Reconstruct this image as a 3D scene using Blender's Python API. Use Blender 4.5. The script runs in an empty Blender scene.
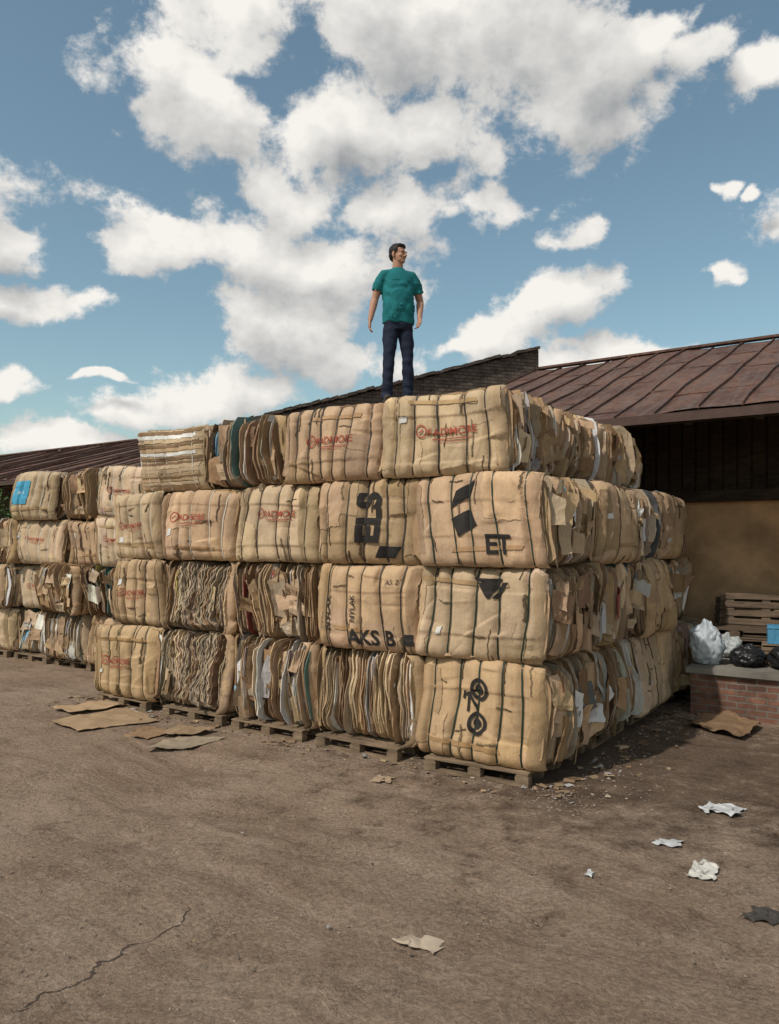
import bpy, bmesh, math, random
import numpy as np
from mathutils import Vector, Matrix, Euler, noise as mnoise

scene = bpy.context.scene
F = 770.0; HY = 540.0; CH = 2.5
C0 = np.array([1.55, 7.7])
ang = math.atan2(.572, .82)
UX = np.array([math.cos(ang), -math.sin(ang)])   # local +x (right along front)
VY = np.array([math.sin(ang), math.cos(ang)])    # local +y (into the yard)
ROT = -ang
def L2W(X, Y, z=0.0):
    p = C0 + X*UX + Y*VY
    return Vector((p[0], p[1], z))
def G(px, py, z=0.0):
    d = F*(CH-z)/(py-HY)
    return Vector(((px-389.5)/F*d, d, z))

# ------------------------------------------------------------ node helpers
def newmat(name):
    m = bpy.data.materials.new(name); m.use_nodes = True
    nt = m.node_tree; nt.nodes.clear()
    out = nt.nodes.new('ShaderNodeOutputMaterial')
    b = nt.nodes.new('ShaderNodeBsdfPrincipled')
    nt.links.new(b.outputs[0], out.inputs[0])
    b.inputs['Specular IOR Level'].default_value = .25
    return m, nt, b
def setin(nt, sock, v):
    if isinstance(v, bpy.types.NodeSocket): nt.links.new(v, sock)
    elif v is not None:
        try: sock.default_value = v
        except Exception: sock.default_value = (*v, 1.0)
def math_(nt, op, a, b=None, c=None, clamp=False):
    n = nt.nodes.new('ShaderNodeMath'); n.operation = op; n.use_clamp = clamp
    setin(nt, n.inputs[0], a); setin(nt, n.inputs[1], b)
    if c is not None: setin(nt, n.inputs[2], c)
    return n.outputs[0]
def vmath(nt, op, a, b=None):
    n = nt.nodes.new('ShaderNodeVectorMath'); n.operation = op
    setin(nt, n.inputs[0], a)
    if b is not None: setin(nt, n.inputs[1], b)
    return n.outputs['Value'] if op in ('LENGTH', 'DOT_PRODUCT', 'DISTANCE') else n.outputs[0]
def noise_(nt, vec, scale, detail=4, rough=.55, dist=0.0):
    n = nt.nodes.new('ShaderNodeTexNoise')
    nt.links.new(vec, n.inputs['Vector'])
    n.inputs['Scale'].default_value = scale; n.inputs['Detail'].default_value = detail
    n.inputs['Roughness'].default_value = rough; n.inputs['Distortion'].default_value = dist
    return n.outputs['Fac'], n.outputs['Color']
def mrange(nt, v, a, b, c=0.0, d=1.0, smooth=False):
    n = nt.nodes.new('ShaderNodeMapRange')
    if smooth: n.interpolation_type = 'SMOOTHSTEP'
    setin(nt, n.inputs[0], v)
    for i, q in enumerate((a, b, c, d)): setin(nt, n.inputs[i+1], q)
    return n.outputs[0]
def mixc(nt, f, a, b, mode='MIX'):
    n = nt.nodes.new('ShaderNodeMix'); n.data_type = 'RGBA'; n.blend_type = mode
    setin(nt, n.inputs[0], f)
    for s, v in ((n.inputs[6], a), (n.inputs[7], b)):
        if isinstance(v, bpy.types.NodeSocket): nt.links.new(v, s)
        else: s.default_value = (*v, 1.0) if len(v) == 3 else v
    return n.outputs[2]
def mapping(nt, vec, scale=(1,1,1), rot=(0,0,0), loc=(0,0,0)):
    n = nt.nodes.new('ShaderNodeMapping')
    nt.links.new(vec, n.inputs[0]); n.inputs['Scale'].default_value = scale
    n.inputs['Rotation'].default_value = rot; n.inputs['Location'].default_value = loc
    return n.outputs[0]
def bump(nt, bsdf, h, strength=.4, dist=.01, prev=None):
    n = nt.nodes.new('ShaderNodeBump')
    n.inputs['Strength'].default_value = strength; n.inputs['Distance'].default_value = dist
    nt.links.new(h, n.inputs['Height'])
    if prev is not None: nt.links.new(prev, n.inputs['Normal'])
    nt.links.new(n.outputs[0], bsdf.inputs['Normal'])
    return n.outputs[0]
def objco(nt, rnd=True):
    tc = nt.nodes.new('ShaderNodeTexCoord'); v = tc.outputs['Object']
    if rnd:
        oi = nt.nodes.new('ShaderNodeObjectInfo')
        r = math_(nt, 'MULTIPLY', oi.outputs['Random'], 37.0)
        cb = nt.nodes.new('ShaderNodeCombineXYZ')
        for i in range(3): nt.links.new(r, cb.inputs[i])
        v = vmath(nt, 'ADD', v, cb.outputs[0])
    return v

# ------------------------------------------------------------ materials
def simple_mat(name, col, rough=.8, nscale=6, lo=.75, hi=1.2, bscale=30, bstr=.3, bdist=.005, attr=False, detail=5):
    m, nt, b = newmat(name)
    v = objco(nt)
    f, _ = noise_(nt, v, nscale, detail, .6)
    k = mrange(nt, f, .3, .7, lo, hi)
    if attr:
        a = nt.nodes.new('ShaderNodeAttribute'); a.attribute_name = 'Col'; base = a.outputs['Color']
    else:
        rg = nt.nodes.new('ShaderNodeRGB'); rg.outputs[0].default_value = (*col, 1); base = rg.outputs[0]
    nt.links.new(mixc(nt, 1.0, base, k, 'MULTIPLY'), b.inputs['Base Color'])
    b.inputs['Roughness'].default_value = rough
    f2, _ = noise_(nt, v, bscale, 4, .6)
    bump(nt, b, f2, bstr, bdist)
    return m

def cardboard_mat():
    m, nt, b = newmat('cardboard')
    v = objco(nt)
    a = nt.nodes.new('ShaderNodeAttribute'); a.attribute_name = 'Col'
    f1, _ = noise_(nt, v, 1.8, 5, .6, .4)
    f2, _ = noise_(nt, mapping(nt, v, (3, 3, .5)), 14, 3, .6)
    f3, c3 = noise_(nt, v, 5.0, 7, .74)
    k = math_(nt, 'MULTIPLY', mrange(nt, f1, .3, .7, .82, 1.12), mrange(nt, f2, .3, .7, .92, 1.06))
    col = mixc(nt, 1.0, a.outputs['Color'], k, 'MULTIPLY')
    grey = mixc(nt, mrange(nt, f1, .62, .38, 0, .3), col, mixc(nt, 1.0, col, (.92, .95, 1.03), 'MULTIPLY'))
    dirt = mrange(nt, f3, .55, .69, 0, .5, True)
    col = mixc(nt, dirt, grey, mixc(nt, 1.0, grey, (.64, .57, .50), 'MULTIPLY'))
    scuff = mrange(nt, f3, .41, .32, 0, .5, True)
    col = mixc(nt, scuff, col, mixc(nt, 1.0, col, (1.14, 1.17, 1.22), 'MULTIPLY'))
    nt.links.new(col, b.inputs['Base Color'])
    b.inputs['Roughness'].default_value = .88
    b.inputs['Specular IOR Level'].default_value = .15
    vo = nt.nodes.new('ShaderNodeTexVoronoi'); vo.inputs['Scale'].default_value = 7.0
    nt.links.new(vmath(nt, 'ADD', mapping(nt, v, (1, 1, .55)), vmath(nt, 'MULTIPLY', c3, (.25, .25, .25))), vo.inputs['Vector'])
    n1 = bump(nt, b, vo.outputs['Distance'], .35, .03)
    f4, _ = noise_(nt, v, 14, 6, .7, .6)
    n1 = bump(nt, b, f4, .45, .013, n1)
    return m
M_CARD = cardboard_mat()
M_STRAP = simple_mat('strap_green', (.012, .028, .02), .45, lo=.8, hi=1.3)
M_STRAPW = simple_mat('strap_white', (.5, .48, .42), .5)
M_STRAPK = simple_mat('strap_dark', (.03, .028, .025), .5)
def wood_mat(name, col):
    m, nt, b = newmat(name)
    v = objco(nt)
    f, _ = noise_(nt, mapping(nt, v, (1.2, 9, 9)), 3, 5, .6)
    f2, _ = noise_(nt, v, 2.5, 4, .6)
    k = math_(nt, 'MULTIPLY', mrange(nt, f, .3, .7, .5, 1.25), mrange(nt, f2, .3, .7, .65, 1.15))
    rg = nt.nodes.new('ShaderNodeRGB'); rg.outputs[0].default_value = (*col, 1)
    nt.links.new(mixc(nt, 1.0, rg.outputs[0], k, 'MULTIPLY'), b.inputs['Base Color'])
    b.inputs['Roughness'].default_value = .85
    bump(nt, b, f, .4, .006)
    return m
M_PALLET = wood_mat('pallet_wood', (.22, .155, .1))
M_PALLET2 = wood_mat('pallet_wood_old', (.13, .09, .06))
M_BEAM = wood_mat('old_timber', (.06, .042, .03))
def roof_mat():
    m, nt, b = newmat('rusty_metal')
    v = objco(nt, False)
    f, _ = noise_(nt, mapping(nt, v, (1, .5, 1)), 1.1, 7, .7, .6)
    f2, _ = noise_(nt, mapping(nt, v, (5, .5, 1)), 2.0, 5, .6)
    f3, _ = noise_(nt, v, 10, 6, .72)
    c = mixc(nt, mrange(nt, f, .38, .62, 0, 1), (.070, .034, .026), (.155, .080, .056))
    c = mixc(nt, mrange(nt, f2, .42, .66, 0, .75), c, (.125, .095, .082))
    c = mixc(nt, mrange(nt, f3, .5, .64, 0, .75), c, (.045, .024, .02))
    c = mixc(nt, mrange(nt, f3, .42, .3, 0, .5), c, (.20, .105, .065))
    nt.links.new(c, b.inputs['Base Color'])
    b.inputs['Roughness'].default_value = .8
    bump(nt, b, f3, .3, .012)
    return m
M_ROOF = roof_mat()
def brick_mat(name, c1, c2, mortar):
    m, nt, b = newmat(name)
    v = objco(nt, False)
    sp = nt.nodes.new('ShaderNodeSeparateXYZ'); nt.links.new(v, sp.inputs[0])
    cb = nt.nodes.new('ShaderNodeCombineXYZ')
    nt.links.new(math_(nt, 'ADD', sp.outputs[0], sp.outputs[1]), cb.inputs[0]); nt.links.new(sp.outputs[2], cb.inputs[1])
    wob = vmath(nt, 'ADD', cb.outputs[0], vmath(nt, 'MULTIPLY', noise_(nt, v, 4, 3)[1], (.03, .025, 0)))
    br = nt.nodes.new('ShaderNodeTexBrick'); nt.links.new(wob, br.inputs['Vector'])
    br.inputs['Scale'].default_value = 1; br.inputs['Brick Width'].default_value = .26
    br.inputs['Row Height'].default_value = .085; br.inputs['Mortar Size'].default_value = .011
    br.inputs['Color1'].default_value = (*c1, 1); br.inputs['Color2'].default_value = (*c2, 1); br.inputs['Mortar'].default_value = (*mortar, 1)
    f, _ = noise_(nt, v, 3.5, 6, .7)
    c = mixc(nt, 1.0, br.outputs['Color'], mrange(nt, f, .3, .7, .4, 1.3), 'MULTIPLY')
    nt.links.new(c, b.inputs['Base Color']); b.inputs['Roughness'].default_value = .9
    h = math_(nt, 'SUBTRACT', f, br.outputs['Fac'])
    bump(nt, b, h, .8, .018)
    return m
M_BRICK = brick_mat('brick', (.22, .105, .07), (.12, .062, .046), (.17, .145, .12))
M_BRICK2 = brick_mat('brick_old', (.15, .115, .092), (.10, .075, .06), (.06, .05, .045))
M_PLASTER = simple_mat('ochre_plaster', (.66, .40, .22), .9, 1.3, .5, 1.15, 18, .4, .01)
M_CONC = simple_mat('concrete', (.2, .18, .155), .9, 2, .6, 1.15)
M_FASC = simple_mat('fascia', (.07, .042, .034), .7)

# ------------------------------------------------------------ mesh helpers
class MB:
    def __init__(s): s.v=[]; s.f=[]; s.c=[]; s.m=[]; s.sm=[]; s.n=0
    def add(s, v, f, col, mat=0, smooth=False):
        v = np.asarray(v, float).reshape(-1, 3)
        c = np.asarray(col, float)
        if c.ndim == 1: c = np.tile(c, (len(v), 1))
        s.v.append(v); s.c.append(c)
        fl = [tuple(int(i)+s.n for i in q) for q in f]
        s.f += fl; s.m += [mat]*len(fl); s.sm += [smooth]*len(fl); s.n += len(v)
    def box(s, c, size, col=(1,1,1), mat=0, R=None):
        hx, hy, hz = [q/2 for q in size]
        v = np.array([[x, y, z] for x in (-hx, hx) for y in (-hy, hy) for z in (-hz, hz)])
        if R is not None: v = v @ np.array(R).T
        v = v + np.array(c)
        s.add(v, [(0,1,3,2),(4,6,7,5),(0,4,5,1),(2,3,7,6),(0,2,6,4),(1,5,7,3)], col, mat)
    def mesh(s, name, mats, warp=None):
        me = bpy.data.meshes.new(name)
        v = np.concatenate(s.v); c = np.concatenate(s.c)
        if warp is not None: v = warp(v)
        me.from_pydata(v.tolist(), [], s.f)
        me.polygons.foreach_set('material_index', s.m)
        me.polygons.foreach_set('use_smooth', s.sm)
        ca = me.color_attributes.new('Col', 'FLOAT_COLOR', 'POINT')
        ca.data.foreach_set('color', np.concatenate([c, np.ones((len(c), 1))], 1).astype(np.float32).ravel())
        for m in mats: me.materials.append(m)
        me.update()
        return me
def obj(name, me, loc=(0,0,0), rz=0.0, parent=None):
    o = bpy.data.objects.new(name, me); scene.collection.objects.link(o)
    o.location = loc; o.rotation_euler = (0, 0, rz)
    if parent: o.parent = parent
    return o
def empty(name, loc=(0,0,0), rz=0.0):
    return obj(name, None, loc, rz)

# ------------------------------------------------------------ text cache
_tc = {}
def text_mesh(body, bold=.0):
    k = (body, bold)
    if k in _tc: return _tc[k]
    cu = bpy.data.curves.new('t', 'FONT'); cu.body = body; cu.size = 1; cu.offset = bold
    cu.align_x = 'CENTER'; cu.align_y = 'CENTER'; cu.resolution_u = 4
    o = bpy.data.objects.new('t', cu); scene.collection.objects.link(o)
    dg = bpy.context.evaluated_depsgraph_get()
    me = bpy.data.meshes.new_from_object(o.evaluated_get(dg))
    bpy.data.objects.remove(o)
    bm = bmesh.new(); bm.from_mesh(me)
    bmesh.ops.triangulate(bm, faces=bm.faces)
    for _ in range(4):
        es = [e for e in bm.edges if e.calc_length() > .1]
        if not es: break
        bmesh.ops.subdivide_edges(bm, edges=es, cuts=1)
        bmesh.ops.triangulate(bm, faces=bm.faces)
    v = np.array([q.co[:2] for q in bm.verts]); bm.verts.ensure_lookup_table()
    f = [[q.index for q in p.verts] for p in bm.faces]
    bm.free(); bpy.data.meshes.remove(me)
    _tc[k] = (v, f); return _tc[k]
def grid_shape(poly_fn, nu, nv):
    u, w = np.meshgrid(np.linspace(0, 1, nu), np.linspace(0, 1, nv))
    v = poly_fn(u.ravel(), w.ravel())
    f = [(j*nu+i, j*nu+i+1, (j+1)*nu+i+1, (j+1)*nu+i) for j in range(nv-1) for i in range(nu-1)]
    return v, f
def ring(cx, cy, r0, r1, a0=0, a1=2*math.pi):
    return grid_shape(lambda u, w: np.stack([cx+(r0+(r1-r0)*w)*np.cos(a0+(a1-a0)*u), cy+(r0+(r1-r0)*w)*np.sin(a0+(a1-a0)*u)], 1), 28, 3)
def quadp(p0, p1, p2, p3):
    p = [np.array(q, float) for q in (p0, p1, p2, p3)]
    return grid_shape(lambda u, w: (p[0][None]*((1-u)*(1-w))[:, None] + p[1][None]*(u*(1-w))[:, None] + p[2][None]*(u*w)[:, None] + p[3][None]*((1-u)*w)[:, None]), 14, 10)

TAN = np.array([.47, .325, .196]); LIGHT = np.array([.56, .42, .275]); BROWN = np.array([.30, .19, .11])
GREY = np.array([.42, .335, .24]); WHITE = np.array([.68, .66, .62])
PAL = {
 'tan':  [(TAN,.45),(LIGHT,.22),(BROWN,.2),(WHITE,.07),(GREY,.06)],
 'mix':  [(TAN,.3),(LIGHT,.22),(BROWN,.22),(WHITE,.15),(GREY,.11)],
 'grey': [(GREY,.55),(BROWN,.1),(TAN,.1),(LIGHT,.25)],
 'dark': [(BROWN,.4),(TAN,.35),(GREY,.1),(LIGHT,.1),(WHITE,.05)],
 'pale': [(LIGHT,.5),(WHITE,.22),(TAN,.28)],
}
ACC = [(.10,.20,.34),(.34,.09,.07),(.12,.2,.18),(.45,.38,.14),(.13,.13,.13),(.42,.29,.26),(.2,.33,.42)]

def make_bale(name, W, D, H, seed, pal='tan', front=None, strap=1, nstr=5, crinkle=0., decals=(), overlays=3, hstrips=False, flaps=18, accent=.02, jit=.02, scabs=14, hires=True, warpk=1.0, ends=True, tears=9):
    rs = np.random.RandomState(seed)
    mb = MB()
    P = PAL[pal]; pc = np.array([p for _, p in P]); pc = pc/pc.sum()
    def pick():
        if rs.rand() < accent: return np.array(ACC[rs.randint(len(ACC))])*rs.uniform(.7, 1.1)
        return P[rs.choice(len(P), p=pc)][0]*rs.uniform(.64, 1.15)*np.array([1, rs.uniform(.96, 1.02), rs.uniform(.9, 1.06)])
    if front is None: front = TAN*rs.uniform(.85, 1.1)
    front = np.array(front)*np.array([1, rs.uniform(.98, 1.015), rs.uniform(.94, 1.05)])
    xs = np.linspace(-W*.38, W*.38, nstr) + rs.uniform(-.045, .045, nstr)
    xtl = rs.uniform(-.06, .06, nstr)
    ph = rs.uniform(0, 6.28, 24)
    zc = H/2
    segamp = rs.uniform(.3, 1.9, nstr+1); segtl = rs.uniform(-.03, .03, nstr+1)
    creases = [(rs.uniform(-W/2, W/2), rs.uniform(0, H), rs.choice([rs.uniform(-.2, .2), rs.uniform(0, 3.14), math.pi/2+rs.uniform(-.3, .3)]), rs.uniform(.06, .28), rs.normal(0, .008), rs.choice([0, 1], p=[.6, .4])) for _ in range(34)]
    creases += [(0, H*q_, rs.uniform(-.03, .03), 2.0, rs.choice([-.006, .006, .009]), 1) for q_ in (rs.uniform(.15, .32), rs.uniform(.66, .85))]
    def surf(x, z, side=1.0):
        x = np.asarray(x, float); z = np.asarray(z, float); zz = z - zc
        ax = np.clip((np.abs(x)-(W/2-.15))/.15, 0, .99); az = np.clip((np.abs(zz)-(H/2-.13))/.13, 0, .99)
        y = .13*(1-np.sqrt(1-ax**2)) + .10*(1-np.sqrt(1-az**2))
        b = .045*(1-np.clip(np.abs(x)/(W/2), 0, 1)**3)*(1-np.clip(np.abs(zz)/(H/2), 0, 1)**3)
        pin = np.zeros_like(x+z); seg = np.zeros_like(x+z)
        for i, xi in enumerate(xs):
            xx = x-xi-xtl[i]*zz
            pin = np.maximum(pin, np.exp(-(np.abs(xx)/.034)**1.5)); seg = seg + (xx > 0)
        sg = np.clip(seg.astype(int), 0, nstr)
        p = ph if side > 0 else ph[::-1]
        w = .009*np.sin(x*6+p[0]+zz*3)+.009*np.sin(zz*7+p[1]+x*4)+.0035*np.sin(x*19+p[2]+np.sin(zz*9+p[3])*1.5)+.003*np.sin(zz*21+p[4]+x*8+np.sin(x*17+p[6])*1.2)
        w = w + (.018*segamp[sg]+segtl[sg]*zz*1.2)*(1-pin)
        for (cx, cz, ca, cl, am, kd) in creases:
            dx_ = x-cx*side; dz_ = z-cz; dd = -math.sin(ca)*dx_+math.cos(ca)*dz_; al = math.cos(ca)*dx_+math.sin(ca)*dz_
            e = np.exp(-(al/cl)**4) if cl < 1 else 1.0
            w = w + am*e*(np.exp(-np.abs(dd)/.018) if kd == 0 else np.tanh(dd/.008)*np.exp(-np.abs(dd)/.12))
        return -(D/2-.03) - b - w + .036*pin + y - .02
    # ---- slabs
    nx, nz = 17, (26 if crinkle > 0 else 11)
    u = np.linspace(-1, 1, nx); q = np.linspace(-1, 1, nz)
    per = np.array([(a, -1) for a in u[:-1]]+[(1, b) for b in q[:-1]]+[(a, 1) for a in u[::-1][:-1]]+[(-1, b) for b in q[::-1][:-1]])
    n = len(per)
    pinx = np.zeros(n)
    for xi in xs: pinx += np.exp(-((per[:, 0]*W/2-xi)/.05)**2)
    y = -D/2+.05
    fr = [(a*n+i, a*n+(i+1) % n, (a+1)*n+(i+1) % n, (a+1)*n+i) for a in range(3) for i in range(n)]
    k = 0
    low = rs.uniform(0, 6.28, 8)
    grp = 0; gl = gr = gt = 0.; gc = None
    while y < D/2-.05:
        th = rs.uniform(.004, .013) if rs.rand() < .75 else rs.uniform(.013, .035)
        if crinkle > 0: th = rs.uniform(.010, .02)
        e = abs(y+th/2)-(D/2-.15)
        rr = (1-math.sqrt(max(0, 1-min(1, max(0, e/.15))**2)))
        rd = .13*rr; rz_ = .10*rr
        if grp <= 0:
            grp = rs.randint(2, 9); gl, gr = rs.normal(0, jit*1.2), rs.normal(0, jit*1.2); gt = rs.normal(0, jit*1.1); gc = pick()
        grp -= 1
        jl, jr, jt = gl+rs.normal(0, jit*.6), gr+rs.normal(0, jit*.6), gt+rs.normal(0, jit*.5)
        if rs.rand() < .12: jr += rs.uniform(-.09, .05)
        if rs.rand() < .12: jl += rs.uniform(-.09, .05)
        bul = .045*(1-per[:, 1]**2)
        hx = np.where(per[:, 0] > 0, W/2-rd+jr-.03, W/2-rd+jl-.03) + bul*(np.abs(per[:, 0]) > .99)
        corner = np.clip(np.abs(per[:, 0])*np.abs(per[:, 1])-.76, 0, 1)*.26
        X = per[:, 0]*(hx-corner) + rs.normal(0, .004, n)
        tilt = rs.normal(0, .025)
        Z = zc + per[:, 1]*(H/2-rz_-corner*.7-.008) + np.where(per[:, 1] > .99, np.minimum(jt, .02)+rs.normal(0, .004, n)+tilt*per[:, 0]-pinx*.018, np.where(per[:, 1] < -.99, rs.normal(0, .003, n)+pinx*.01, 0))
        Z = np.minimum(Z, H+.01)
        X = X + np.where(np.abs(per[:, 0]) > .99, .012*np.sin(per[:, 1]*5+low[0]+y*9)+tilt*per[:, 1]+rs.normal(0, .003, n), 0)
        fade = max(0., min(1., (D/2-.08-abs(y))/.2))
        A = (.020+.02*crinkle)
        wv = A*(np.sin(Z*7+low[1]+y*4)+.6*np.sin(Z*13+low[2]-y*7+X*2)+.5*np.sin(X*6+low[3]+y*6))
        if crinkle > 0:
            wv = wv + crinkle*.017*np.sin(Z*38+low[4]+np.sin(k*.9)*1.2+3*np.sin(y*5))+crinkle*.010*np.sin(X*34+low[5]+k*.4)
        Y = y + wv*fade + rs.normal(0, .0025, n)
        th2 = th*.85
        ins = .82
        V = np.concatenate([
            np.stack([X*ins, Y, zc+(Z-zc)*ins], 1), np.stack([X, Y+rs.normal(0, .002, n), Z], 1),
            np.stack([X, Y+th2+rs.normal(0, .002, n), Z+rs.normal(0, .003, n)], 1), np.stack([X*ins, Y+th2, zc+(Z-zc)*ins], 1)])
        c = gc*rs.uniform(.8, 1.12) if rs.rand() < .5 else pick()
        mb.add(V, fr, c)
        y += th*.97 + (rs.uniform(.0, .018) if rs.rand() < .35 else 0); k += 1
    mb.box((0, 0, zc), (W*.8, D*.84, H*.84), BROWN*.4)  # dark core added inside, stops light leaking between slabs
    # ---- loose flaps poking from slab rims
    for i in range(flaps):
        yy = rs.uniform(-D/2+.14, D/2-.14); sd = rs.choice([-1, 1, 0, 1, -1])
        Lf = rs.uniform(.04, .2)*(1.7 if rs.rand() < .2 else .85); wd = rs.uniform(.06, .4); bend = rs.uniform(-2.4, 2.4); c = pick()
        uu = np.linspace(0, 1, 6); a0 = rs.uniform(-.5, .5)
        aa = a0+bend*uu; out = np.cumsum(np.cos(aa))*Lf/6; lat = np.cumsum(np.sin(aa))*Lf/6
        pts = []
        if sd != 0:
            z0 = rs.uniform(.03, H-.12); z1 = min(H-.04, z0+wd); sk = rs.uniform(-.12, .04)
            for j in range(6):
                xx = sd*(W/2-.05+out[j])
                pts += [(xx+rs.normal(0, .005), yy+lat[j], z0+sk*uu[j]+rs.normal(0, .008)), (xx, yy+lat[j]+rs.normal(0, .006), z1+sk*uu[j]-rs.uniform(0, .05))]
        else:
            x0 = rs.uniform(-W/2+.1, W/2-.3)
            for j in range(6):
                pts += [(x0, yy+lat[j], H-.06+out[j]*.45), (x0+wd, yy+lat[j], H-.06+out[j]*.35)]
        pts = np.array(pts); off = np.array([0, .005, 0]); m2 = 12
        V = np.concatenate([pts, pts+off]); f = []
        for j in range(5):
            a, b_, c_, d_ = 2*j, 2*j+1, 2*j+3, 2*j+2
            f += [(a, b_, c_, d_), (a+m2, d_+m2, c_+m2, b_+m2), (b_, b_+m2, c_+m2, c_), (a, d_, d_+m2, a+m2)]
        f += [(10, 11, 23, 22)]
        mb.add(V, f, c)
    # ---- crushed sheets lying flat against the ragged sides
    for i in range(scabs):
        sd = -1 if rs.rand() < .5 else 1
        a_, b_ = 7, 7
        w_ = rs.uniform(.08, .34); h_ = rs.uniform(.1, .5); y0 = rs.uniform(-D/2+.1, D/2-.1-w_); z0 = rs.uniform(.04, max(.05, H-h_-.04))
        U, Vv = np.meshgrid(np.linspace(0, 1, a_), np.linspace(0, 1, b_)); rt = rs.uniform(-.35, .35)
        yy = (U-.5)*w_*(1+rs.uniform(-.5, .5)*(Vv-.5)); zz = (Vv-.5)*h_*(1+rs.uniform(-.5, .5)*(U-.5))
        Y = y0+w_/2+yy*math.cos(rt)-zz*math.sin(rt); Z = np.clip(z0+h_/2+yy*math.sin(rt)+zz*math.cos(rt), .02, H-.01)
        ey = np.clip((np.abs(Y)-(D/2-.17))/.17, 0, .99)
        X = W/2-.035+.05*(1-((Z-zc)/(H/2))**2)-.15*(1-np.sqrt(1-ey**2))+.005+rs.uniform(0, .035)+.06*(U-.5)*rs.normal()+.04*(Vv-.5)*rs.normal()+.008*np.sin(U*5+rs.uniform(0, 6))+.008*np.sin(Vv*7+rs.uniform(0, 6))
        X = X+rs.choice([0, .07])*np.abs(U)**4
        cr = np.clip((np.abs(Z-zc)-(H/2-.12))/.12, 0, 1); X = X-cr**2*.08
        V = np.stack([sd*X, Y, Z], -1).reshape(-1, 3); V = V+rs.normal(0, .003, V.shape)
        f = [(j*a_+i2, j*a_+i2+1, (j+1)*a_+i2+1, (j+1)*a_+i2) for j in range(b_-1) for i2 in range(a_-1)]
        m = a_*b_
        mb.add(np.concatenate([V, V-np.array([sd*.006, 0, 0])]), f+[tuple(q_+m for q_ in t[::-1]) for t in f], pick())
    # ---- front/back panels
    def patch(x0, x1, z0, z1, off, col, side, jitter=.0, nn=(57, 35), rotj=0., colvar=True, lift=0., le=1):
        a, b_ = nn
        U, Vv = np.meshgrid(np.linspace(0, 1, a), np.linspace(0, 1, b_))
        ex = jitter*(np.sin(Vv*9+rs.uniform(0, 6))+.6*np.sin(Vv*23+rs.uniform(0, 6))+.4*np.sin(Vv*61+rs.uniform(0, 6)))
        ez = jitter*(np.sin(U*8+rs.uniform(0, 6))+.6*np.sin(U*27+rs.uniform(0, 6))+.4*np.sin(U*71+rs.uniform(0, 6)))
        X = x0+(x1-x0)*U+ex*(np.abs(U-.5)*2)+rotj*(Vv-.5); Z = z0+(z1-z0)*Vv+ez*(np.abs(Vv-.5)*2)+rotj*(U-.5)
        X = np.clip(X, -W/2, W/2); Z = np.clip(Z, .005, H-.005)
        Y = surf(X, Z, side)-off
        if lift:
            uu = (U if le > 0 else 1-U)**5; Y = Y-lift*uu*(.6+.4*np.sin(Vv*6+rs.uniform(0, 6)))
        V = np.stack([X*side, Y*side, Z], -1).reshape(-1, 3)
        cc = np.tile(col, (a*b_, 1))
        if colvar:
            seg = np.searchsorted(xs, X.ravel()); sv = rs.uniform(.92, 1.07, nstr+1); cc = cc*sv[seg][:, None]
        f = [(j*a+i, j*a+i+1, (j+1)*a+i+1, (j+1)*a+i) for j in range(b_-1) for i in range(a-1)]
        mb.add(V, f, cc, 0, True)
        idx = [i for i in range(a)]+[j*a+a-1 for j in range(1, b_)]+[(b_-1)*a+i for i in range(a-2, -1, -1)]+[j*a for j in range(b_-2, 0, -1)]
        m = len(idx); o = V[idx]; o2 = o + np.array([0, (off+.012)*side, 0])
        mb.add(np.concatenate([o, o2]), [(i, (i+1) % m, (i+1) % m+m, i+m) for i in range(m)], col*.6)
    nodec = len(decals) == 0
    for side in (1., -1.):
        fine = hires and side > 0
        patch(-W/2+rs.uniform(0, .03), W/2-rs.uniform(0, .03), .01, H-.01, .0, front*(1 if side > 0 else .9), side, .006, (140, 76) if fine else (47, 27))
        if ends:
            for le in (-1, 1):
                if rs.rand() < .85:
                    w_ = rs.uniform(.1, .30); x0 = -W/2 if le < 0 else W/2-w_
                    patch(x0, x0+w_, rs.uniform(0, .15), H-rs.uniform(0, .14), .010, front*rs.uniform(.7, 1.12)*np.array([1, rs.uniform(.96, 1), rs.uniform(.86, 1)]), side, .008, (16, 30), rs.uniform(-.06, .06), True, rs.choice([0, .03, .06]), le if nodec else le)
        no = overlays if side > 0 else 1
        for i in range(no):
            w_ = rs.uniform(.15, .6); h_ = rs.uniform(.12, .6)*H
            x0 = rs.choice([-W/2+.0, W/2-w_, rs.uniform(-W/2, W/2-w_)]); z0 = rs.choice([.01, H-h_-.01])
            patch(x0, x0+w_, z0, z0+h_, .004+.003*(i % 3), front*rs.uniform(.8, 1.18)*np.array([1, rs.uniform(.96, 1.02), rs.uniform(.88, 1.08)]), side, .009, (30, 26), rs.uniform(-.06, .06), True, rs.choice([0, 0, .03]) if nodec else 0, rs.choice([-1, 1]))
        if side > 0 and not hstrips:
            for i in range(tears):          # torn slits, their dark openings painted as slivers on the panel
                tw = rs.uniform(.006, .026); tl = rs.uniform(.06, .4)
                if rs.rand() < .75:
                    x0 = xs[rs.randint(nstr)]+rs.uniform(-.1, .1); z0 = rs.choice([0.01, rs.uniform(0, H-tl), H-tl-.01]); a4 = (x0, x0+tw, z0, z0+tl); g4 = (4, 22)
                else:
                    z0 = rs.uniform(.05, H-.08); x0 = rs.uniform(-W*.4, W*.4-tl*.5); a4 = (x0, x0+tl*.6, z0, z0+tw*.6); g4 = (18, 4)
                patch(*a4, .0118, front*rs.uniform(.25, .5), side, .006, g4, rs.uniform(-.03, .03), False)
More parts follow.
